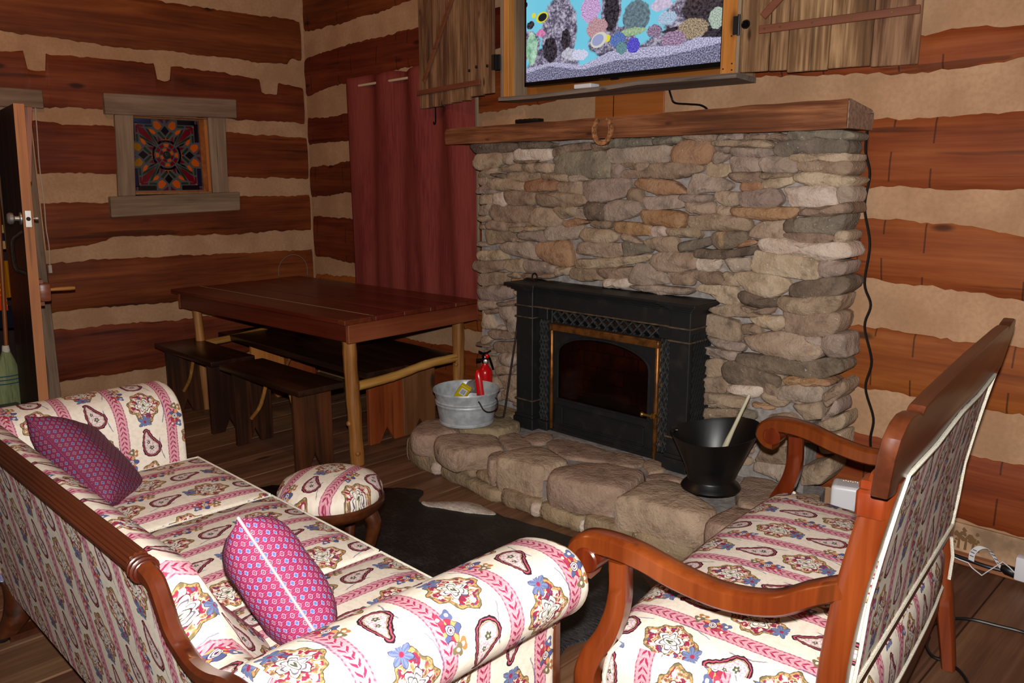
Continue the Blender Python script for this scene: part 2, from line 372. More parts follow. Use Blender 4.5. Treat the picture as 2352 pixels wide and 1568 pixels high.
# upholstery: cream cotton with rose stripes, medallions, paisleys, roses, blue flowers
def upholstery():
    B = Mat('paisley_upholstery', .85, .15)
    u0, v0, _ = B.sep(B.tc('UV'))
    wn = B.comb(u0*1., v0*1.)
    j1 = B.noise(wn, 95, 2)-.5; j2 = B.noise(B.comb(u0+7., v0+3.), 95, 2)-.5
    u = u0+j1*.006; v = v0+j2*.006
    P, L = .165, .27
    fu = u-((u/P).floor()+.5)*P
    k2 = (u/P+.5).floor(); gu = u-k2*P
    gv = (v+k2.mod(2.)*(L/2)).mod(L)
    br = B.noise(wn, 70, 2)
    col = B.mix(br.ss(.45,.62)*.4, (232,220,204), (212,196,178))
    # stripe
    af = fu.abs()
    st_ = B.mix((v0*900.).sin()*.25+.25, (212,158,166), (196,130,144))
    col = B.mix(af.lt(.0185, .0006), col, st_)
    col = B.mix((af-.0165).abs().lt(.0016, .0005)*((v*600.).sin()*.35+.6), col, (150,76,104))
    leaf = ((v*58.+af*70.)).fract()
    col = B.mix(leaf.lt(.40, .08)*af.lt(.0098, .0012)*(af-.0008).gt(0., .0006), col, (158,48,82))
    vine = (gu-.052-(gv*2*math.pi/L).sin()*.016).abs()
    col = B.mix(vine.lt(.0016, .0006)*(gv*44.).sin().gt(-.2, .2)*.75, col, (84,88,124))
    def polar(cx, cy):
        x = gu-cx; y = gv-cy; return (x*x+y*y).sqrt(), x.atan2(y), x, y
    # rose beside the stripe, with a curl
    for cx, cy in ((-.066, .150),):
        r, a, x, y = polar(cx, cy)
        rim = (a*5.).sin()*.004+.0205
        ring = B.mix((a*2.5+1.).sin().gt(.1, .1), (84,92,134), (160,52,72)); ring = B.mix((a*3.5).sin().gt(.5,.1), ring, (204,150,92))
        col = B.mix((r-rim-.0015).lt(0., .0006), col, (62,52,72)); col = B.mix((r-rim).lt(0., .0008), col, ring)
        for rr, c in ((.0105, (52,46,82)), (.0088, (232,222,214)), (.0066, (70,48,84)), (.0050, (228,214,206)), (.0026, (90,50,80))):
            col = B.mix(r.lt(rr, .0005), col, c)
        for (ox, oy, cc) in ((.016, .030, (172,116,70)), (.004, .036, (116,104,76)), (-.012, -.026, (170,62,84)), (.010, -.028, (92,102,140))):
            r2, a2, _, _ = polar(cx+ox, cy+oy); col = B.mix((r2-((a2*3.).sin()*.003+.0105)).lt(0., .0006), col, cc); col = B.mix((r2-.004).lt(0., .0006), col, (222,206,190))
    # medallion
    r, a, x, y = polar(.004, .073)
    y2 = y*.84; r = (x*x+y2*y2).sqrt()
    Rm = (a*9.).sin()*.0035+(a*4.).cos()*.004+.050
    q = r/Rm
    col = B.mix(q.lt(1., .012), col, (86,70,54))
    gold = B.mix(B.noise(wn, 120, 1).ss(.42,.58), (116,104,74), (186,146,90))
    col = B.mix(q.lt(.965, .012), col, gold)
    nn = B.noise(B.comb(u0*1.+2., v0*1.), 58, 2)
    blot = B.ramp(nn, [(.33,(84,90,128)),(.40,(126,40,62)),(.49,(158,52,72)),(.53,(226,212,192)),(.57,(196,140,92)),(.62,(126,114,82)),(.68,(150,60,76))])
    col = B.mix(q.lt(.86, .015), col, blot)
    star = (a*3.).sin().abs()*.24+.30
    col = B.mix((q-star).lt(.05, .012), col, (54,44,46)); col = B.mix((q-star).lt(.015, .012), col, (232,222,208))
    col = B.mix((q-star*.74).abs().lt(.03, .012), col, (104,96,104))
    ray_ = ((a*8.).sin().gt(.6, .15))*((q-.68).abs().lt(.10, .02)); col = B.mix(ray_, col, (228,216,198))
    drop = ((x*x)*1.9+(y2*y2)*.55).sqrt()
    col = B.mix(drop.lt(.0105,.0006), col, (54,46,46)); col = B.mix(drop.lt(.0090,.0006), col, (228,218,202)); col = B.mix(drop.lt(.0062,.0006)*((x.abs()*700.+y*260.).sin().gt(0,.2)), col, (86,90,74))
    # blue flower beside the medallion
    r, a, x, y = polar(-.006, .014)
    pet = ((a*3.).cos().abs())*.013+.010
    col = B.mix((r-pet).lt(.0014,.0006), col, (58,58,88)); col = B.mix((r-pet).lt(0.,.0006), col, B.mix((a*12.).sin().gt(0,.3), (92,104,142), (112,122,158)))
    col = B.mix(r.lt(.005,.001), col, (150,44,72))
    # paisley: a bent tapering drop with banded rim
    def paisley(col, cx, cy, rot, fl, s=1.):
        x = gu-cx; y = gv-cy; c, sn = math.cos(rot), math.sin(rot)
        xx = (x*c+y*sn)*(fl/s); yy = (y*c-x*sn)*(1/s)+.018
        tc = (yy*(1/.062)).max(0.).min(1.); xb = xx-tc*tc*.024+tc*.006
        dy = yy-tc*.062; d = (xb*xb+dy*dy).sqrt()-((1.-tc).pow(.75)*.0225+.0015)
        d = d+((yy*420.).sin()+(xx*420.).sin())*.0005
        for lim, cc in ((.0085,(50,32,40)),(.0052,(172,72,94)),(.0026,(46,32,38)),(-.0006,(206,160,120)),(-.0020,(70,54,62)),(-.0030,(218,204,198))):
            col = B.mix(d.lt(lim,.0005), col, cc)
        spk = B.noise(B.comb(u0*1., v0*1.+5.), 210, 1)
        col = B.mix(d.lt(-.0024,.0005)*spk.ss(.5,.58)*.75, col, (176,128,150))
        for yo, k in ((.002, 1.), (.026, .7)):
            rr = (xb*xb+(yy-yo)*(yy-yo)).sqrt()*(1/k); an = xb.atan2(yy-yo)
            col = B.mix((rr-((an*2.5).cos().abs()*.0040+.0046)).lt(0.,.0006), col, (86,88,66)); col = B.mix(rr.lt(.002,.0005), col, (222,212,196))
        return col
    col = paisley(col, .0, .203, .55, 1.)
    # pale gold sprig
    weave = ((u0*2600.).sin()*(v0*2600.).sin())
    B.color(col); B.bump(br*.6+weave*.15, .15, .002)
    return B.m
M['fabric'] = upholstery()
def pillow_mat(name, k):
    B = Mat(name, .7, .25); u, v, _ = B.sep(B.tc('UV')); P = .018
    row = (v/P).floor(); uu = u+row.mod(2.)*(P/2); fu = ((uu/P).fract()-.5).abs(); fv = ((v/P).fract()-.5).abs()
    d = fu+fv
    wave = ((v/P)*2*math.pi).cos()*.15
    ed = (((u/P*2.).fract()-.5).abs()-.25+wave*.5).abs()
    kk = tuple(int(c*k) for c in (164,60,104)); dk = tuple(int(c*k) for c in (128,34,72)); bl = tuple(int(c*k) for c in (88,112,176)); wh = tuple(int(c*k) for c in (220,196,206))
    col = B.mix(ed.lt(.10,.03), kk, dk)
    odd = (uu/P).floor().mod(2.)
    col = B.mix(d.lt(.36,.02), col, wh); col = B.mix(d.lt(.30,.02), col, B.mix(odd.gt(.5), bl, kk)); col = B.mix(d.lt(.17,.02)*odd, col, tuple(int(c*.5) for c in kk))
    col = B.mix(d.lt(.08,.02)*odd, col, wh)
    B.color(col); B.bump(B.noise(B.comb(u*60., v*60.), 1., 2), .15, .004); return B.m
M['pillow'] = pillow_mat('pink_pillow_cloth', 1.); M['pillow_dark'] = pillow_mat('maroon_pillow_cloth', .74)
M['cord_white'] = plain('cream_gimp', (224,218,200), .8, .2, 0, .15, 400, .3)
B = Mat('cow_hair_black', .5, .5); o = B.tc('Object'); ox, oy, oz = B.sep(o)
n = B.noise(B.scale(o, 26, 70, 10, False), 1.6, 5, .7, 1.); n2 = B.noise(o, 9, 3)
B.color(B.mix((n*.6+n2*.4).ss(.45,.7), (12,10,11), (56,52,54))); B.bump(n, .6, .01); M['cow_black'] = B.m
B = Mat('cow_hair_white', .7, .3); n = B.noise(B.scale(B.tc('Object'), 26, 70, 10, False), 1.6, 5, .7, 1.)
B.color(B.mix(n.ss(.35,.65), (176,160,146), (216,206,196))); B.bump(n, .5, .01); M['cow_white'] = B.m
B = Mat('stove_glass', .06, .5); n = B.noise(B.tc('Object'), 5, 4); n2 = B.noise(B.scale(B.tc('Object'), 30, 30, 3, False), 1., 3)
_t = B.nt.nodes.new('ShaderNodeBsdfTransparent'); B.nt.links.new(B.mix(n.ss(.35,.65), (176,136,108), (215,180,150)), _t.inputs[0])
B.color((26,16,11)); B.rough(n.ss(.45,.8)*.3+.06); _m = B.nt.nodes.new('ShaderNodeMixShader'); _m.inputs[0].default_value = .3
B.nt.links.new(_t.outputs[0], _m.inputs[1]); B.nt.links.new(B.bs.outputs[0], _m.inputs[2]); B.nt.links.new(_m.outputs[0], B.nt.nodes['Material Output'].inputs[0]); M['stove_glass'] = B.m

# ------------------------------------------------------------------ room shell
def wall_panels(name, axis, rects, t, mat, amp=.006):
    mb = MB()
    for a0, a1, z0, z1 in rects:
        if axis == 'x': mb.box(-t, 0, a0, a1, z0, z1)
        else: mb.box(a0, a1, 0, t, z0, z1)
    return structure(name, mb, mat, smooth=0)
WY0, WY1 = -1.255, -.715            # window opening in the left wall
WZ0, WZ1 = 1.335, 1.82
DY = -1.935; DTOP = 1.825
wl = wall_panels('wall_left', 'x', [(WY1, .0, 0, 3.2), (DY, WY0, 0, 3.2), (WY0, WY1, 0, WZ0), (WY0, WY1, WZ1, 3.2), (-2.9, DY, DTOP, 3.2), (-3.6, -2.72, 0, 3.2)], .16, M['chink'])
wb = wall_panels('wall_back', 'y', [(-.16, 5.6, 0, 3.2)], .16, M['chink'])
mb = MB(); mb.box(-1.9, 5.6, -4.6, 0.16, -.12, -.012); floor = structure('floor', mb, M['bench'], smooth=0)
mb = MB(); mb.box(-1.9, 5.6, -4.6, 0.16, 3.2, 3.3); structure('ceiling', mb, M['table'], smooth=0)

def log(parent, axis, a0, a1, bot, top, proud=.012, seed=0, steps=(), mat=None):
    """one hewn log face with ragged edges: bot/top are [(a, z), ...]"""
    rnd = random.Random(seed); cs = set()
    n = max(2, int((a1-a0)/.022))
    for i in range(n+1): cs.add(round(a0+(a1-a0)*i/n, 4))
    for s_ in steps:
        for q in (-.006, .006):
            if a0 < s_+q < a1: cs.add(round(s_+q, 4))
    cs = sorted(cs); mb = MB(); rings = []
    for a in cs:
        j = lambda k, f, am: (mnoise.noise(Vector((a*f, seed*3.7+k, 1.3))))*am
        zb = interp(bot, a)+j(0, 5, .012)+j(1, 22, .007)+j(8, 60, .007); zt = interp(top, a)+j(2, 5, .012)+j(3, 22, .007)+j(9, 60, .007)
        q = proud
        prof = [(-.03, zb-.004), (q*.35, zb), (q+j(4, 4, .006), zb+.018), (q+.004+j(5, 4, .008), zb*.65+zt*.35), (q+.003+j(6, 4, .008), zb*.35+zt*.65), (q+j(7, 4, .006), zt-.018), (q*.35, zt), (-.03, zt+.004)]
        rings.append([Vector((p, a, z)) if axis == 'x' else Vector((a, -p, z)) for p, z in prof])
    mb.loft(rings)
    return obj('log', mb, mat or (M['log_y'] if axis == 'x' else M['log']), parent, 50)
YR = -1.775
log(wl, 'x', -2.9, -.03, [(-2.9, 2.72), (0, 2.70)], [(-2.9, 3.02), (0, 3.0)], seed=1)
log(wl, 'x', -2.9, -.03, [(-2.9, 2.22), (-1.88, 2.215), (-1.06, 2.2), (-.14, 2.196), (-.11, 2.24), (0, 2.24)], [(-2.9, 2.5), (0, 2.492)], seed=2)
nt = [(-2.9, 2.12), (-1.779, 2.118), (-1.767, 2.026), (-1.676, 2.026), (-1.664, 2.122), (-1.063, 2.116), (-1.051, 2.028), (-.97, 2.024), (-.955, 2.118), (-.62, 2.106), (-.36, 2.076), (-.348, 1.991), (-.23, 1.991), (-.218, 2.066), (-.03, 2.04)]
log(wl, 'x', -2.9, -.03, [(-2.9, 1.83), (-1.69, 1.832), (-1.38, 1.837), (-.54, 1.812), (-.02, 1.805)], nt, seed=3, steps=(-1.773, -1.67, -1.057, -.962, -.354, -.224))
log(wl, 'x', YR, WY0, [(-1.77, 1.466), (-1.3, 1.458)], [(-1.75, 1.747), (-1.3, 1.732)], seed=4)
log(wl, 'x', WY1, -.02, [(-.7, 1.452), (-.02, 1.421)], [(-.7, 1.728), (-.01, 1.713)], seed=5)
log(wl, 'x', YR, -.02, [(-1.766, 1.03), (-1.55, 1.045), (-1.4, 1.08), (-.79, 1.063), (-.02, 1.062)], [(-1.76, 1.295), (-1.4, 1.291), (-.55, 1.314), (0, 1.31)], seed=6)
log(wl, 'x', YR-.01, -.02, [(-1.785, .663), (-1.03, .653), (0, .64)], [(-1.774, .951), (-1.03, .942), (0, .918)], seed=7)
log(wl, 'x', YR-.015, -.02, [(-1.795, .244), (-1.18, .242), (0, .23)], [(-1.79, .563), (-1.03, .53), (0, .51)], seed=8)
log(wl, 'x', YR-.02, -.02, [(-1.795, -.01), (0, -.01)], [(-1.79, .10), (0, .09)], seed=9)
XE = 5.3
BL = [(.03, [(0, 2.42), (.87, 2.44), (1.2, 2.47), (5.3, 2.5)], [(0, 2.7), (5.3, 2.78)], 11, 0),
      (.02, [(0, 2.0), (.62, 2.06), (1.26, 2.1), (5.3, 2.2)], [(0, 2.25), (.63, 2.29), (1.27, 2.31), (5.3, 2.42)], 12, 0),
      (.02, [(0, 1.66), (.6, 1.68), (1.76, 1.79), (2.5, 1.83), (3.4, 1.86), (4.1, 1.82), (4.45, 1.84), (5.3, 1.85)], [(0, 1.84), (.56, 1.85), (1.76, 2.0), (3.5, 2.02), (4.14, 1.95), (5.3, 1.955)], 13, 1),
      (.02, [(0, 1.29), (.53, 1.34), (3.9, 1.40), (5.3, 1.40)], [(0, 1.5), (.54, 1.55), (3.9, 1.655), (5.3, 1.66)], 14, 1),
      (.03, [(0, .88), (.5, .85), (3.9, 1.05), (4.54, 1.02), (5.3, 1.0)], [(0, 1.16), (.52, 1.15), (3.9, 1.28), (4.2, 1.28), (4.52, 1.24), (5.3, 1.2)], 15, 1),
      (.03, [(0, .48), (3.9, .61), (5.3, .62)], [(0, .74), (3.9, .85), (5.3, .85)], 16, 2),
      (.03, [(0, .14), (3.9, .15), (4.63, .16), (5.3, .17)], [(0, .40), (3.9, .42), (5.3, .42)], 17, 2)]
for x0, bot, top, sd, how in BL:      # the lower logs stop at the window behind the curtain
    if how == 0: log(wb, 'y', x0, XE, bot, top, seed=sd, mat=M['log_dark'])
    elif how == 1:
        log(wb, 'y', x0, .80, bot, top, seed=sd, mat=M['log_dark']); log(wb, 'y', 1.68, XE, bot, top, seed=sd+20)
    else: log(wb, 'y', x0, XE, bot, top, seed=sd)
# floor boards, seams running away from the sofa towards the fireplace wall
xs = [-1.9, -1.62, -1.36, -1.09, -.83, -.55, -.28, 0, .28, .55, .83, 1.11, 1.38, 1.66, 1.94, 2.216, 2.491, 2.757, 3.011, 3.263, 3.53, 3.80, 4.06, 4.33, 4.595, 4.87, 5.14, 5.4, 5.6]
for i, (a, b) in enumerate(zip(xs, xs[1:])):
    cuts = [-4.6]+([-2.9+.37*((i*7) % 5)] if i % 2 else [-1.7-.4*((i*3) % 4)])+[0.0]
    for y0, y1 in zip(cuts, cuts[1:]):
        mb = MB(); mb.box(a+.0025, b-.0025, y0+.002, y1-.002, -.03, -.0002*((i*13) % 4)); mb.bevel(.0035, 1)
        obj('floor_board', mb, M['floor'], floor, 0, off=((a+b)/2, (y0+y1)/2, 0))
# baseboard along the right end of the fireplace wall, door and window boards
mb = MB(); mb.box(4.0, 5.5, -.045, .0, .0, .042); mb.bevel(.006); structure('baseboard_back', mb, wood('baseboard_wood', (110,62,36), (150,94,60), (176,124,88), 0))
mb = MB(); mb.box(4.0, 5.5, -.012, .0, .042, .152); structure('trim_1', mb, plain('bare_wood_strip', (176,142,112), .8, .2, 0, .2, 12))
# a burnt tree-shaped stain on that strip
mb = MB(); rr = random.Random(3)
def blob(mb, cx, cz, r, n=9):
    pts = [(cx+r*(.7+.6*rr.random())*math.cos(2*math.pi*k/n), cz+r*(.7+.6*rr.random())*math.sin(2*math.pi*k/n)) for k in range(n)]
    mb.prism(pts, lambda u, v, t: Vector((u, t, v)), -.0125, -.0133-.0002*rr.random())
for cx in (4.428, 4.452, 4.478):
    mb.prism([(cx-.006, .052), (cx+.004, .052), (cx+.004, .105), (cx-.003, .105)], lambda u, v, t: Vector((u, t, v)), -.0125, -.0130)
    for q in range(7): blob(mb, cx+rr.uniform(-.018, .018), rr.uniform(.09, .135), rr.uniform(.005, .011))
for sgn, cx in ((-1, 4.424), (1, 4.482)):
    for q in range(4): blob(mb, cx+sgn*q*.005, .10-q*.013, .006)
tag(obj('tree_stain', mb, plain('brown_stain', (122,90,62), .9, .1), smooth=0), 'small brown tree-shaped stain on the pale strip near the floor', 'stain')

# doorway trim and left window boards (all weathered grey)
mb = MB(); mb.box(0, .03, -2.9, -1.71, 1.82, 1.922); mb.bevel(.004); mb.warp(.002, 6); structure('trim_2', mb, M['grey_board'])
mb = MB(); mb.box(0, .022, DY, -1.788, 0, 1.82); mb.bevel(.004); structure('trim_3', mb, M['grey_board_z'])
win = thing('window_1', None, None); win['kind'] = 'structure'
def board(name, par, pts, x0, x1, mat):
    mb = MB(); mb.prism(pts, lambda u, v, t: Vector((t, u, v)), x0, x1); mb.bevel(.004); return obj(name, mb, mat, par, 30)
board('header_board', win, [(-1.386, 1.806), (-.556, 1.821), (-.552, 1.938), (-1.386, 1.926)], 0, .04, M['grey_board'])
board('sill_board', win, [(-1.41, 1.204), (-.578, 1.222), (-.572, 1.342), (-1.406, 1.326)], 0, .045, M['grey_board'])
board('jamb_board', win, [(-1.352, 1.327), (-1.25, 1.329), (-1.222, 1.809), (-1.33, 1.807)], 0, .03, M['grey_board_z'])
board('jamb_board', win, [(-.752, 1.338), (-.645, 1.34), (-.631, 1.82), (-.75, 1.817)], 0, .03, M['grey_board_z'])
mb = MB(); mb.box(-.10, 0, WY0-.02, WY0+.012, WZ0, WZ1); mb.box(-.10, 0, WY1-.012, WY1+.02, WZ0, WZ1); mb.box(-.10, 0, WY0, WY1, WZ0-.02, WZ0+.012); mb.box(-.10, 0, WY0, WY1, WZ1-.014, WZ1+.02)
obj('reveal', mb, wood('window_reveal', (110,76,50), (140,100,68), (160,120,84), 2), win, 0)
mb = MB()
for k in (0, 1):
    a = WY1-.012-.0; mb.box(-.08+.035*k, -.066+.035*k, a-.045+.02*k, a, WZ0+.012, WZ1-.014)
obj('stop_bead', mb, M['pine'], win, 0)
# ------------------------------------------------------------------ fireplace: mortared chimney with every stone a part
CY = -.150                                   # plane of the chimney's face
chim = thing('stone_chimney', 'broad stacked-stone chimney breast under the hewn mantel beam', 'fireplace', (2.9, 0, 0))
for x0_, x1_, z0_ in ((1.93, 2.50, 0), (3.27, 3.86, 0), (2.50, 3.27, .80)):     # the stove sits in the opening between
    mb = MB(); mb.box(x0_, x1_, -.136, -.032, z0_, 1.62); mb.sub(3)
    for v in mb.bm.verts:
        if v.co.y < -.1: v.co.y += mnoise.noise(v.co*9)*.010
    obj('mortar_bed', mb, M['mortar'], chim, 40)
CROPS = dict(A=(1060,300,6.533), B=(1380,300,6.533), C=(1620,280,6.533), D=(1060,500,6.533), E=(1380,500,6.533), F=(1620,480,6.533),
             G=(1060,700,5.227), H=(1590,680,6.273), I=(1480,660,3.1375), J=(1400,1000,4.276), K=(1750,650,2.412))
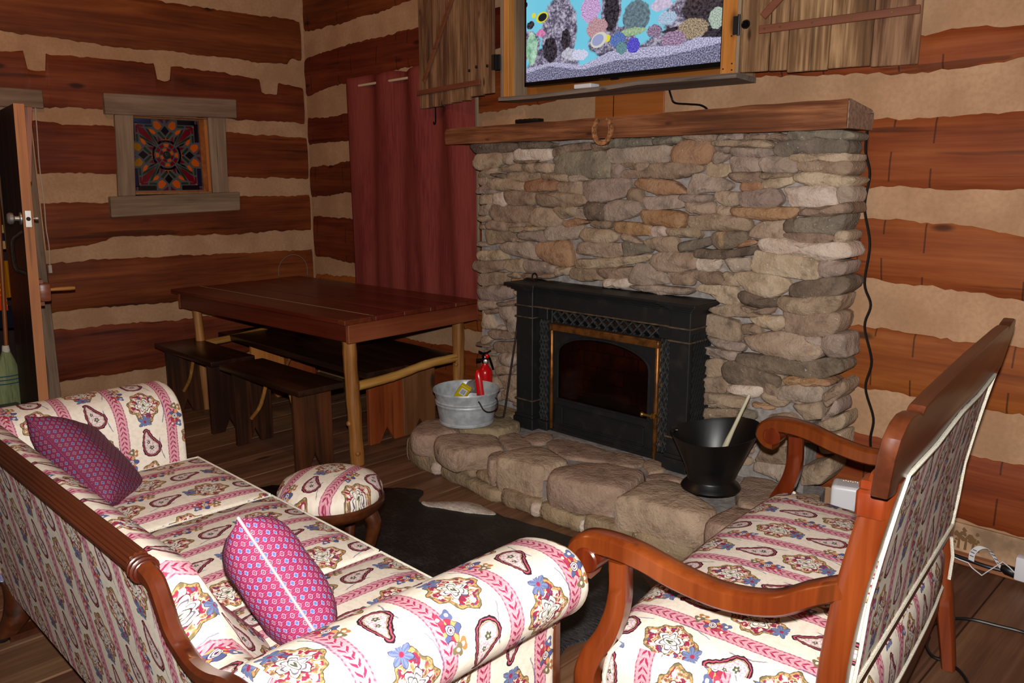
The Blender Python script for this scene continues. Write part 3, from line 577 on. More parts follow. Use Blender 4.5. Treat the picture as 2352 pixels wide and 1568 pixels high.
STONES = '''
A d 125,215 230,200 810,190 870,255 820,300 400,340 200,335 130,270|A d 820,185 1150,170 1400,190 1300,250 880,265|A w 750,290 790,270 1310,275 1340,400 1200,450 770,440
A b 740,450 1190,445 1030,485 780,480|A t 200,350 580,340 610,450 530,540 230,590 140,500|A m 590,345 740,330 750,440 720,500 620,490 580,400|A b 1310,340 1390,240 1690,200 1900,190 1950,270 1760,320 1350,385
A b 1930,210 2150,190 2180,260 1960,300|A g 1340,420 1450,380 1380,510|A g 1370,580 1420,420 1510,340 1980,300 2150,330 2200,470 2210,690 2010,710 1400,635|A b 510,580 620,540 830,500 880,600 620,605
A t 870,540 1000,500 1330,500 1360,610 960,615|A t 240,650 320,580 490,570 500,620 400,705 240,695|A d 430,650 620,660 630,720 450,680|A b 640,650 680,625 1160,630 1190,720 920,755 650,715
A b 1180,650 1560,655 1580,750 1400,745 1200,720|A m 1590,690 1820,690 1890,740 1600,760|A t 240,720 360,720 340,800 250,805|A t 350,800 480,720 690,730 920,790 930,880 560,885 440,870
A o 925,820 960,760 1190,735 1420,770 1380,890 1010,905 940,880|A b 1385,820 1500,780 1760,765 1780,950 1460,940|A m 1760,790 1950,740 2330,720 2452,720 2500,870 2420,980 2100,1060 1900,1050 1800,960
A m 210,880 330,820 420,880 500,890 470,935 220,935|A b 620,910 940,905 1100,950 1080,1100 720,1115 640,1040|A b 1090,970 1190,945 1500,930 1800,970 1860,1080 1700,1135 1140,1125|A t 240,1000 330,945 440,960 430,1090 250,1095
A w 450,960 600,930 640,1100 610,1130 460,1090|A m 220,1230 280,1130 410,1120 380,1260 230,1255|A b 390,1190 440,1125 1000,1130 1040,1170 980,1360 820,1380 500,1350 400,1280|A t 970,1320 1040,1190 1150,1160 1330,1190 1400,1290 1480,1360 1400,1430 1150,1435 1010,1390
A b 1330,1190 1400,1145 1700,1150 1680,1280 1440,1300|A m 1680,1180 1810,1180 1830,1310 1670,1300|A d 1820,1130 1880,1070 2130,1110 2110,1350 1870,1320 1815,1240|A m 2120,1130 2250,1060 2560,1050 2660,1090 2680,1190 2560,1280 2300,1350 2130,1330
A t 230,1300 370,1290 330,1360 240,1350|A b 340,1400 420,1345 620,1380 650,1490 560,1500 380,1470|A t 620,1390 1000,1380 980,1430 740,1450 620,1440|A b 680,1470 900,1440 1200,1460 1190,1500 760,1520
A o 1490,1370 1680,1330 1890,1370 1700,1430 1520,1430|A b 1910,1410 1980,1365 2230,1380 2180,1450 2020,1450
B g 60,230 150,130 700,120 760,200 500,235 100,245|B g 740,150 800,110 1180,90 1160,170 1000,200 780,210|B b 1200,110 1260,70 1700,60 1720,150 1400,140|B m 1720,150 1750,70 2080,40 2110,120 1900,135
B m 60,420 80,280 1030,230 960,470 250,485 100,460|B o 1030,400 1060,250 1200,160 1600,160 1640,300 1600,460 1450,500 1080,470|B b 280,500 640,490 700,530 560,590 330,540|B b 260,660 320,605 680,610 700,690 310,700
B b 670,590 740,500 1300,490 1500,540 1480,600 1200,690 1050,710 730,690|B m 130,510 270,500 270,690 130,700|B m 1650,420 1690,330 1900,360 1780,470 1680,480|B t 1540,560 1600,490 1900,520 1900,650 1750,695 1580,670
B o 490,780 560,730 760,740 1050,760 1200,870 1270,930 1050,940 830,950 620,880 520,840|B m 1270,880 1350,670 1700,690 1930,800 1900,880 1500,930 1330,970 1280,930|B b 380,1000 430,870 560,880 600,1070 420,1050|B m 600,1010 1120,980 1210,1050 1210,1150 690,1190 640,1110
B m 1140,1010 1200,975 1620,980 1650,1020 1560,1070 1200,1065|B t 1230,1120 1270,1085 1660,1090 1670,1240 1440,1250 1260,1210|B o 590,1240 640,1200 1130,1220 1260,1290 1180,1450 1080,1450 880,1410 640,1400|B b 1280,1290 1700,1260 2150,1320 2220,1400 2190,1480 1880,1490 1310,1465
B t 1680,960 1740,925 2040,940 2060,1100 1900,1135 1720,1070|B t 1680,1190 1720,1150 1920,1150 1900,1270 1780,1285|B o 165,1390 280,1380 600,1410 740,1450 740,1560 480,1565 200,1520|B w 740,1460 930,1450 970,1560 750,1580
C b 570,195 860,190 860,265 560,265|C b 860,240 1000,180 1210,210 1200,290 1000,270|C g 1220,190 1290,145 2110,135 2220,190 2160,240 1500,265 1230,265|C b 90,300 600,270 900,280 1010,340 940,375 100,355
C m 100,380 350,365 330,450 150,440|C m 320,420 390,370 900,380 990,440 900,520 420,515|C g 1000,430 1040,340 1250,270 2050,255 2110,340 2080,460 1700,490 1100,510|C t 1250,540 1300,500 2150,485 2160,560 2080,580 1280,590
C m 350,560 390,525 760,540 780,720 680,750 380,745|C m 780,560 850,530 1240,530 1340,610 1330,740 880,750 800,680|C b 1340,650 1400,600 2100,590 2160,620 2150,740 2000,805 1750,770 1370,720|C b 335,820 380,775 800,770 830,870 700,910 430,880
C b 780,800 850,770 1250,780 1240,820 830,840|C t 810,920 860,870 1250,825 1260,910 1040,985 830,985|C t 1290,830 1380,775 1700,770 2000,810 2240,850 2150,930 2000,975 1600,965 1320,880|C o 500,980 540,930 800,920 810,1020 540,1030
C w 1160,1010 1400,980 1900,970 1950,1220 1700,1270 1250,1250 1230,1120|C m 1960,990 2140,970 2170,1120 2120,1210 1970,1220|C m 470,1120 560,1050 1020,1000 1140,1160 1050,1260 900,1285 540,1270|C o 360,1330 400,1290 1000,1290 1350,1310 1360,1370 1250,1440 960,1470 420,1410
C b 1360,1380 1450,1300 1850,1260 2150,1220 2170,1350 1800,1410 1500,1400|F t 640,360 720,240 850,190 1140,180 1170,430 750,430 640,400|F d 1160,200 1270,130 1270,350 1150,350|F g 1280,260 1340,140 1800,110 2080,100 1990,330 1900,370 1320,350
F b 1170,380 1350,370 1850,400 1900,450 1700,535 1380,510 1180,430|F t 1900,420 1950,350 2090,350 2100,440 2000,500 1910,480|F w 760,570 800,460 1160,450 1500,530 2050,510 2150,620 2130,720 1700,770 1350,700 900,670|F t 660,870 740,640 1100,700 1600,750 1680,860 1650,1050 1400,1030 1000,980 720,940
F m 1680,980 1700,800 1800,790 2090,820 2060,970 1800,1020|F t 370,1040 460,950 900,980 1200,1070 1260,1160 1090,1280 900,1340 600,1250 500,1130|F d 1250,1180 1330,1110 1640,1070 1850,1040 2100,1040 2130,1180 1950,1300 1450,1345 1260,1290|F d 460,1300 560,1240 900,1350 1090,1320 1040,1460 780,1475 560,1420
F b 1050,1430 1110,1310 1300,1340 1950,1310 2030,1320 1950,1500 1850,1560 1500,1590 1150,1520|E b 980,165 1450,165 1460,290 1100,270 980,250|E t 270,270 350,250 600,370 500,380 300,330|E b 600,360 800,300 1080,290 1150,510 880,500 700,450
E g 1120,430 1180,370 1600,310 1610,400 1400,480 1160,500|E d 1630,300 1700,220 2150,210 2180,330 2000,430 1750,470 1660,400|E o 2030,430 2120,350 2300,360 2280,400 2090,440|E d 1400,470 1700,480 1880,490 2320,430 2240,550 1900,600 1640,605 1400,580
E g 290,390 350,360 690,420 710,520 330,580|E t 710,650 760,570 900,525 1400,550 1400,750 1200,800 1000,800 820,770|E w 1410,770 1420,620 1750,640 1800,630 1720,790 1550,800|E m 1840,650 1900,620 2200,620 2220,780 1950,800
E m 380,960 460,760 520,700 700,700 800,800 940,820 1000,980 720,1010 630,1025|E b 950,830 1300,830 1370,900 1340,1010 1050,980|E b 1300,850 1400,790 1700,820 1820,930 1830,1000 1550,1000 1390,910|E w 10,960 60,930 380,930 390,1040 240,1050 30,1030
E m 400,1030 800,1030 1380,1090 1300,1150 900,1140 550,1080|E t 1390,1090 1450,1020 1740,1020 2000,1060 2050,1200 2030,1280 1900,1300 1730,1270 1640,1170 1480,1110|E t 1800,820 1950,870 2040,1010 1780,1010 1830,940
D b 340,200 380,170 720,220 740,330 560,380 390,390 350,300|D m 790,250 900,210 1180,210 1230,350 1130,350 830,310|D t 720,310 880,330 900,355 740,355|D m 1200,220 1260,130 1800,130 1750,220 1680,310 1400,330 1250,320
D t 1740,260 1800,170 2200,190 2330,290 2190,375 1850,360 1760,310|D m 540,430 680,370 760,380 1000,370 1080,500 1090,620 880,590 620,520|D o 1090,510 1110,390 1560,350 1610,520 1640,720 1500,730 1320,680 1150,600|D t 1690,500 1740,370 2310,400 2380,400 2370,570 2220,600 1900,560 1700,530
D t 200,540 260,505 570,500 630,600 620,620 370,640 230,620|D b 130,700 180,645 600,650 620,770 300,830 150,770|D b 610,740 650,640 890,640 920,800 760,810 660,780|D m 900,700 960,650 1200,670 1370,740 1360,830 940,820
D t 1360,760 1600,740 1620,790 1570,850 1380,860|D b 1600,840 1640,770 1950,770 2110,930 1930,940 1770,940 1620,890|D b 220,860 480,830 640,850 620,980 330,1025 210,990|D m 200,1080 480,1020 740,1050 750,1170 700,1220 470,1245 260,1220
D t 220,1270 250,1240 470,1255 470,1360 230,1390|D b 490,1280 830,1240 840,1310 560,1320|D b 660,860 780,820 840,890 690,885|D b 890,840 1340,850 1390,890 1300,915 930,910|D t 760,1090 850,1080 850,1170 790,1160
D t 1670,720 1690,620 2200,610 2800,560 2830,590 2790,650 2240,745 1750,765|D b 2010,800 2060,770 2440,750 2540,760 2470,910 2150,910 2040,860
G b 260,70 420,60 420,100 280,110|G t 215,230 240,90 300,110 370,270 330,290 230,280|G m 430,30 670,30 670,320 530,330 490,200 430,140|G b 300,340 330,310 520,330 600,370 590,410 370,410|G t 220,410 260,380 340,420 300,460 240,460
G b 360,500 380,450 660,460 660,570 520,580 400,560|G m 430,610 480,590 610,590 640,680 570,740 460,700|G t 380,760 500,745 590,780 560,830 400,835|G b 400,860 670,850 670,1010 480,1010 470,950|G b 460,1060 520,1020 650,1030 640,1170 470,1130|G b 220,620 380,640 370,840 220,830|G b 240,880 390,870 450,1010 260,1020|G m 250,1060 440,1060 450,1150 260,1150
H b 200,170 620,130 820,220 1080,290 760,300 420,280 240,220|H b 640,150 900,180 1150,170 1090,270 900,240 720,230|H t 820,340 860,290 1290,310 1290,450 1180,490 960,430|H b 1300,230 1400,210 1900,260 2080,260 2090,400 2000,540 1850,590 1600,580 1330,510
H b 160,300 240,280 620,380 660,560 640,640 420,620 170,540|H b 680,430 900,420 970,540 700,550|H t 720,600 1040,540 1300,530 1580,590 1820,750 1850,850 1650,940 1400,900 1100,840 850,760|H m 1590,600 1830,600 1830,740 1700,730
H m 1840,620 1950,570 2160,580 2180,880 1950,870 1820,780|H m 170,580 290,620 720,700 700,790 480,780 300,720|H m 150,720 200,750 620,820 570,920 370,880 170,830|H d 580,900 640,830 1100,870 1300,890 1680,940 1960,900 2120,960 2140,1090 1950,1160 1740,1190 1400,1140 1000,1080 700,990
H t 140,960 300,910 390,940 370,1160 140,1170|H d 420,1010 560,930 700,1000 1000,1090 1250,1170 1240,1320 900,1300 500,1240 430,1160|H b 120,1190 410,1190 480,1250 460,1390 110,1380|H o 1290,1180 1480,1170 1550,1220 1400,1260|H o 1530,1250 1750,1200 1950,1250 1930,1300 1600,1290
H w 470,1360 540,1290 980,1320 1010,1410 880,1460 700,1450|H m 1210,1460 1270,1310 1500,1290 1830,1340 1850,1500 1700,1525 1280,1490|H b 1860,1430 2100,1250 2170,1280 2150,1400 1900,1520|H b 110,1400 720,1480 700,1568 110,1560|H b 980,1450 1020,1410 1400,1530 1250,1600 1050,1540
I b 430,770 700,800 720,870 560,870 430,840|I b 400,880 640,890 640,940 400,950|J b 1420,250 1500,100 1800,130 1850,250 1780,290 1520,270|J m 1400,340 1420,260 1780,300 1800,480 1730,490 1560,410|J b 1860,320 1990,290 2150,230 2160,370 2060,480 1880,480
K b 0,500 100,510 110,610 90,640 0,620|K o 110,530 300,530 300,575 120,560|K m 100,590 310,585 320,640 200,670 100,640|K b 160,680 310,670 320,750 230,760|K b 330,640 430,540 430,620 350,690|K m 320,760 400,650 410,720 330,770|K t 30,740 140,730 200,770 120,800|K b 300,780 440,730 440,800 370,830|K m 200,800 300,800 300,880 210,880|K b 0,830 180,830 190,900 10,910|K t 310,850 420,840 420,940 320,940
'''
def stone(par, poly, seed, mat, front=.016, depth=.112, bulge=.006, y=CY):
    """a rounded slab lying in the chimney: outline [(x, z)], face at y-front"""
    rnd = random.Random(seed); p = [Vector(q) for q in poly]
    cen = sum(p, Vector((0, 0)))/len(p)
    # split long sides, then round the corners and roughen the outline
    q = []
    for a, b in zip(p, p[1:]+p[:1]):
        q.append(a)
        if (b-a).length > .07: q += [a+(b-a)*(k/3) for k in (1, 2)]
    q = chaikin(q, 1)
    q = [v+Vector((mnoise.noise(Vector((v.x*30, v.y*30, seed))), mnoise.noise(Vector((v.x*30, v.y*30, seed+9)))))*.004 for v in q]
    h = max(v.y for v in q)-min(v.y for v in q)
    e = min(.011, h*.18)
    def ring(ins, yy, jit):
        out = []
        for v in q:
            d = cen-v; L = d.length
            vv = v+d*min(ins/max(L, 1e-4), .8)
            n = mnoise.noise(Vector((vv.x*9, vv.y*14, seed*1.7)))*jit
            out.append(Vector((vv.x, yy+n, vv.y)))
        return out
    tilt = rnd.uniform(-.012, .012); mb = MB()
    f = y-front-rnd.uniform(0, .014)
    rings = [ring(0, y+depth, 0), ring(-.001, f+e*1.0, 0), ring(e*.25, f+e*.25, .004), ring(e*.9, f-.001, .008), ring(max(e*1.6, h*.26), f-bulge*.6, .016), ring(max(e*2.4, h*.42), f-bulge, .018)]
    for r_ in rings[2:]:
        for v in r_: v.y += (v.z-cen.y)/max(h, .02)*tilt
    mb.loft(rings, caps=False)
    # close the face with a fan
    last = list(mb.bm.verts); m = len(q); top = last[-m:]
    c = mb.bm.verts.new(sum((v.co for v in top), Vector())/m+Vector((0, -bulge*.15, 0)))
    for i in range(m): mb.face([top[i], top[(i+1) % m], c])
    return obj('stone', mb, mat, par, 60, off=(cen.x, y, cen.y))
boxes = []
k = 0
for s_ in STONES.replace('\n', '|').split('|'):
    if not s_.strip(): continue
    t = s_.split(); ox, oy, scl = CROPS[t[0]]; poly = []
    for xy in t[2:]:
        a, b = map(float, xy.split(',')); w_ = at(ox+a/scl, oy+b/scl, y=CY-.03); poly.append((w_.x, w_.z))
    x0, x1 = min(p[0] for p in poly), max(p[0] for p in poly); z0, z1 = min(p[1] for p in poly), max(p[1] for p in poly)
    # grow each outline by a few millimetres so that the joints stay tight
    cx, cz = (x0+x1)/2, (z0+z1)/2
    poly = [(cx+(x-cx)*(1+.014/max(x1-x0, .02)), cz+(z-cz)*(1+.013/max(z1-z0, .02))) for x, z in poly]
    k += 1; boxes.append((poly, x0, x1, z0, z1))
    stone(chim, poly, k, STONE[t[1]], depth=.114)
# small pinning stones in the remaining gaps, set back a little
def inside(p, x, z):
    c = False
    for (x0, z0), (x1, z1) in zip(p, p[1:]+p[:1]):
        if (z0 > z) != (z1 > z) and x < (x1-x0)*(z-z0)/(z1-z0)+x0: c = not c
    return c
rnd = random.Random(5); tones = 'bbtmgbo'
fill = []
for n in range(9000):
    x, z = rnd.uniform(1.95, 3.84), rnd.uniform(.20, 1.60)
    if 2.47 < x < 3.40 and z < .93: continue
    wd, hg = rnd.uniform(.045, .13), rnd.uniform(.018, .038)
    pts = [(x+dx*wd*.5, z+dz*hg*.5) for dx in (-.9, -.45, 0, .45, .9) for dz in (-.8, 0, .8)]
    if any(inside(b[0], *p) for b in boxes if b[1]-.08 < x < b[2]+.08 for p in pts): continue
    poly = [(x-wd/2, z-hg*.3), (x-wd*.3, z-hg/2), (x+wd*.35, z-hg/2), (x+wd/2, z-hg*.1), (x+wd*.4, z+hg/2), (x-wd*.4, z+hg*.45)]
    boxes.append((poly, x-wd/2, x+wd/2, z-hg/2, z+hg/2)); k += 1
    stone(chim, poly, k, STONE[rnd.choice(tones)], front=.002, bulge=.007)
    if k > 296: break

# ------------------------------------------------------------------ raised hearth
hearth = thing('stone_hearth', 'low raised hearth of flat brown flagstones in front of the black stove', 'hearth', (2.95, -.5, 0))
HZ = .20
front = [(2.0, -.60), (2.02, -.76), (2.10, -.80), (2.47, -.80), (2.79, -.845), (3.08, -.835), (3.34, -.82), (3.67, -.765), (3.90, -.62), (3.96, -.30), (3.90, -.06)]
mb = MB(); P = [(x, y+.05) for x, y in front]+[(1.98, -.06), (1.98, -.5)]
mb.prism(P, lambda u, v, t: Vector((u, v, t)), 0, .150); obj('mortar_bed', mb, M['mortar'], hearth, 30)
def flag(pts, z0, z1, mat, seed, crop=None, rnd_=.02, pz=HZ):
    """flagstone: footprint from the photograph on the hearth's top, standing from z0 to z1"""
    if crop:
        ox, oy, scl = crop; q = [at(ox+a/scl, oy+b/scl, z=pz) for a, b in pts]; q = [Vector((v.x, v.y)) for v in q]
    else: q = [Vector(p) for p in pts]
    cen = sum(q, Vector((0, 0)))/len(q); s2 = []
    for a, b in zip(q, q[1:]+q[:1]):
        s2.append(a)
        if (b-a).length > .10: s2.append((a+b)/2)
    q = chaikin(s2, 1)
    q = [v+Vector((mnoise.noise(Vector((v.x*16, v.y*16, seed))), mnoise.noise(Vector((v.x*16, v.y*16, seed+5)))))*.007 for v in q]
    def ring(ins, z, jz):
        out = []
        for v in q:
            d = cen-v; vv = v+d*min(ins/max(d.length, 1e-4), .85); n = mnoise.noise(Vector((vv.x*7, vv.y*7, seed)))
            out.append(Vector((vv.x, vv.y, z+n*jz)))
        return out
    mb = MB(); e = rnd_
    g = -.013 if crop else -.004
    mb.loft([ring(.010+g, z0, 0), ring(g, z0+(z1-z0)*.2, 0), ring(-.003+g, z0+(z1-z0)*.55, 0), ring(.002+g, z1-e, .002), ring(e*.45+g, z1-e*.25, .003), ring(e*1.2+g, z1, .005), ring(e*3.5, z1+.003, .006)], caps=False)
    m = len(q); allv = list(mb.bm.verts); bot, top = allv[:m], allv[-m:]
    mb.face(list(bot)[::-1])
    c = mb.bm.verts.new(sum((v.co for v in top), Vector())/m)
    for i in range(m): mb.face([top[i], top[(i+1) % m], c])
    return obj('stone', mb, mat, hearth, 60, off=(cen.x, cen.y, 0))
HC, JC = (900, 940, 4.276), (1400, 1000, 4.276)
hs = M['hearthstone']
flag([(180,235),(290,115),(440,88),(640,110),(640,215),(470,235),(430,262),(330,262)], .095, HZ+.004, hs, 1, HC, .022)
flag([(430,268),(520,238),(700,226),(1020,250),(1090,380),(880,388),(700,396),(620,425),(450,330)], .10, HZ+.002, hs, 2, HC, .022)
flag([(960,440),(1000,405),(1090,385),(1075,430),(1035,470),(965,490)], .075, HZ-.006, hs, 3, HC, .014)
flag([(1030,490),(1090,430),(1330,372),(1490,378),(1735,520),(1520,575),(1420,592),(1200,515)], -.0+.05, HZ+.010, hs, 4, HC, .022)
flag([(1540,668),(1620,585),(1900,533),(2150,548),(2465,620),(2440,680),(2310,750),(2280,805),(2050,775),(1800,735)], .075, HZ+.012, hs, 5, HC, .022)
flag([(60,625),(160,575),(350,455),(520,442),(720,485),(780,560),(1060,735),(960,790),(800,785),(600,738),(300,650)], .07, HZ+.010, hs, 6, JC, .022)
flag([(960,840),(1010,790),(1230,702),(1560,745),(1700,860),(1560,960),(1380,960),(1120,900)], .075, HZ+.004, hs, 7, JC, .02)
flag([(1040,240),(1200,215),(1330,300),(1360,350),(1150,380),(1080,300)], .08, HZ-.036, hs, 8, HC, .01, HZ-.036)
flag([(1300,268),(1420,220),(1560,235),(1570,275),(1490,320),(1380,322)], .08, HZ-.036, hs, 9, HC, .01, HZ-.036)
flag([(1515,332),(1600,285),(1760,300),(2290,450),(2340,535),(2000,490),(1700,452),(1590,385)], .08, HZ-.036, hs, 10, HC, .01, HZ-.036)
flag([(340,262),(420,222),(545,242),(535,322),(400,358)], .08, HZ-.036, hs, 11, JC, .01, HZ-.036)
flag([(0,225),(110,165),(330,215),(322,275),(160,290),(0,270)], .08, HZ-.036, hs, 12, JC, .01, HZ-.036)
flag([(360,402),(450,372),(620,382),(740,430),(640,435),(500,425),(400,432)], .08, HZ-.036, hs, 13, JC, .01, HZ-.036)
flag([(1270,520),(1340,385),(1560,420),(1740,500),(1860,560),(1800,650),(1560,720),(1370,690),(1290,640)], .13, HZ-.002, hs, 14, JC, .012)
flag([(1190,720),(1290,655),(1360,700),(1240,735)], .08, HZ-.036, hs, 15, JC, .01, HZ-.036)
flag([(2.05,-.56),(2.30,-.63),(2.45,-.50),(2.44,-.345),(2.325,-.325),(2.325,-.19),(2.02,-.19)], .05, HZ+.001, M['hearthside'], 16, None, .012)
flag([(1780,640),(1900,560),(2060,560),(2030,720),(1850,760)], .05, HZ-.004, hs, 17, JC, .014)
# lower course along the front
for i, (x0, x1, z1, dy) in enumerate(((2.02, 2.30, .125, .0), (2.31, 2.56, .10, .012), (2.32, 2.77, .055, -.006), (2.78, 3.00, .075, .01), (3.01, 3.24, .07, .004), (3.25, 3.46, .085, .0), (3.47, 3.70, .075, .0), (3.70, 3.93, .10, .02), (2.57, 2.74, .098, .016))):
    z0 = .05 if i == 1 else (.058 if i == 8 else -.002)
    f = lambda x: interp([(p[0], p[1]) for p in front[1:9]], x)
    a, b = f(x0)+dy, f(x1)+dy; m_ = f((x0+x1)/2)+dy
    flag([(x0, a-.006), ((x0+x1)/2, m_-.010), (x1, b-.006), (x1, b+.16), (x0, a+.16)], z0, z1, M['hearthside'], 40+i, None, .014)
flag([(1.99, -.74), (2.04, -.78), (2.08, -.55), (2.02, -.42), (1.975, -.46)], 0, .115, M['hearthside'], 61, None, .014)
flag([(3.86, -.66), (3.93, -.56), (3.97, -.30), (3.80, -.30)], 0, .10, M['hearthside'], 62, None, .014)
for i, (x, y, r) in enumerate(((2.285, -.812, .026), (2.99, -.845, .026), (3.245, -.83, .022))):
    flag([(x-r, y+.01), (x, y-r*.3), (x+r, y+.01), (x+r, y+.05), (x-r, y+.05)], 0, .06, STONE['w'], 70+i, None, .012)

# ------------------------------------------------------------------ mantel beam
mt = thing('mantel_beam', 'rough hewn timber mantel beam along the top of the stone chimney', 'mantel', (2.87, -.12, 1.62))
mb = MB(); rings = []
for i in range(61):
    x = 1.76+(3.968-1.76)*i/60; yb = -.245+mnoise.noise(Vector((x*3, 2, 0)))*.006; zt = interp([(1.76, 1.698), (2.2, 1.702), (2.8, 1.706), (3.968, 1.722)], x)+mnoise.noise(Vector((x*6, 0, 0)))*.005; zb = 1.615+mnoise.noise(Vector((x*7, 5, 0)))*.003
    rings.append([Vector((x, yb+.006, zb)), Vector((x, yb+mnoise.noise(Vector((x*9, 1, 1)))*.004, zb+.02)), Vector((x, yb+mnoise.noise(Vector((x*9, 3, 1)))*.004, zt-.02)), Vector((x, yb+.010, zt)), Vector((x, -.03, zt-.028)), Vector((x, -.004, zt-.04)), Vector((x, -.004, zb))])
mb.loft(rings); obj('beam', mb, M['mantel'], mt, 35)
mb = MB(); mb.prism([(-.236, 1.617), (-.238, 1.712), (-.225, 1.720), (-.03, 1.692), (-.006, 1.680), (-.006, 1.617)], lambda u, v, t: Vector((t, u, v)), 3.967, 3.972)
tag(obj('end_grain', mb, M['mantel_end'], mt, 0), 'grey sawn end')
mb = MB(); n0 = Vector((3.975, -.05, 1.672)); mb.tube([n0-Vector((.02, 0, 0)), n0+Vector((.030, -.055, .004))], .0022, 6); tag(obj('nail', mb, M['chrome'], mt), 'bent shiny nail')

# horseshoe, remote, cable cover board, hanging cord
hsx = []
for i in range(25):
    a = R(-62)+R(304)*i/24; hsx.append(Vector((2.862+.050*math.cos(a-R(90)+R(180)) , -.262, 1.652-.060*math.sin(a+R(90)+R(0)))))
pts = [Vector((2.862+.048*math.sin(R(28)+R(304)*i/24), -.262, 1.648+.056*math.cos(R(28)+R(304)*i/24))) for i in range(25)]
mb = MB(); rings = []
for i, p in enumerate(pts):
    d = (pts[min(i+1, 24)]-pts[max(i-1, 0)]).normalized(); o = Vector((d.z, 0, -d.x)); w_ = .0105 if 3 < i < 21 else .0085
    rings.append([p+o*w_+Vector((0, -.005, 0)), p-o*w_+Vector((0, -.005, 0)), p-o*w_+Vector((0, .006, 0)), p+o*w_+Vector((0, .006, 0))])
mb.loft(rings)
hs_ = obj('horseshoe', mb, M['rust'], None, 40); tag(hs_, 'rusty iron horseshoe hung open end up on the mantel beam', 'horseshoe')
a, b = at(1207, 272, z=1.708), at(1262, 268, z=1.708); xx = 2.30; yy = -.205
mb = MB(); mb.box(2.27, 2.43, -.222, -.18, 1.706, 1.724); mb.bevel(.004, 2); rm = obj('remote_control', mb, M['black'], None, 40); tag(rm, 'black remote control lying on top of the mantel beam', 'remote')
mb = MB()
for i in range(4):
    for j in range(2): mb.box(2.29+i*.032, 2.305+i*.032, -.214+j*.016, -.205+j*.016, 1.724, 1.7255)
obj('button', mb, M['gloss_black'], rm, 0)
mb = MB(); mb.box(2.632, 3.033, -.034, -.024, 1.68, 1.824); mb.bevel(.003)
cb = obj('cover_board', mb, wood('cover_board', (120,62,22), (156,88,34), (180,112,54), 0, .5, .4, .8, .03, .1), None, 0); tag(cb, 'smooth orange-brown board on the wall between shelf and mantel', 'board')
mb = MB(); mb.box(2.745, 2.749, -.0355, -.0342, 1.69, 1.822); obj('seam', mb, M['dark_rust'], cb, 0)
# ------------------------------------------------------------------ cast-iron stove insert
ins = thing('fireplace_insert', 'black cast-iron fireplace insert with lattice columns and a brass-trimmed glass door', 'stove', (2.95, -.25, HZ))
I = M['iron']
M['iron_edge'] = plain('dusty_iron_edge', (84,68,52), .6, .4, 0, .3, 30)
M['iron_worn'] = plain('worn_iron', (58,60,60), .45, .5, 0, .3, 60)
def lattice(name, par, org, ux, uz, W, H, pitch, t, dep, nrm, k_=2.2):
    """woven diagonal bars filling a W x H field"""
    org, ux, uz, nrm = map(Vector, (org, ux, uz, nrm)); mb = MB(); ph = pitch*k_
    for sgn in (1, -1):
        k = -int(H/ph)-4
        while k*pitch < W+2*H*pitch/ph+pitch:
            # line u = k*pitch + sgn*(v)*pitch/ph
            n = max(2, int(H/.002))
            vs_ = [H*i/n for i in range(n+1)]
            ins_ = [(k*pitch+(v if sgn > 0 else H-v)*pitch/ph-H*pitch/ph*.5, v) for v in vs_]
            ins_ = [q for q in ins_ if 0 <= q[0] <= W]
            if len(ins_) > 1:
                a, b = ins_[0], ins_[-1]
                A = org+ux*a[0]+uz*a[1]+nrm*(dep*.25*sgn); Bp = org+ux*b[0]+uz*b[1]+nrm*(dep*.25*sgn)
                if (A-Bp).length > .006: mb.bar(A, Bp, t, dep, nrm)
            k += 1
    return tag(obj(name, mb, M['iron_worn'], par, 0), kind='stuff')
def pilaster(x0, x1):
    mb = MB(); y0, y1 = -.40, -.132
    mb.box(x0, x1, y0, y1, .27, .905); mb.box(x0-.012, x1+.012, y0-.012, y1, HZ, .255); mb.box(x0-.007, x1+.007, y0-.007, y1, .255, .272)
    mb.bevel(.003); p_ = obj('pilaster', mb, I, ins, 30)
    mb = MB()
    for z in (.345, .765, .822): mb.box(x0-.006, x1+.006, y0-.006, y1, z, z+.006)
    obj('edge_band', mb, M['iron_edge'], p_, 0); return p_
pilaster(2.452, 2.562); pilaster(3.352, 3.450)
mb = MB(); mb.box(2.562, 3.352, -.385, -.132, .826, .90); mb.bevel(.003); fz = obj('frieze', mb, I, ins, 30)
obj('edge_band', MB().box(2.562, 3.352, -.392, -.132, .821, .828), M['iron_edge'], fz, 0)
mb = MB()
for i, (o, z0, z1) in enumerate(((.008, .895, .905), (.020, .905, .914), (.034, .914, .922), (.045, .922, .935))):
    mb.box(2.452-o, 2.562+o, -.40-o, -.132, z0, z1); mb.box(3.352-o, 3.450+o, -.40-o, -.132, z0, z1); mb.box(2.56, 3.36, -.385-o*.8, -.132, z0, z1-.002)
mb.bevel(.002); obj('top_shelf', mb, I, ins, 30)
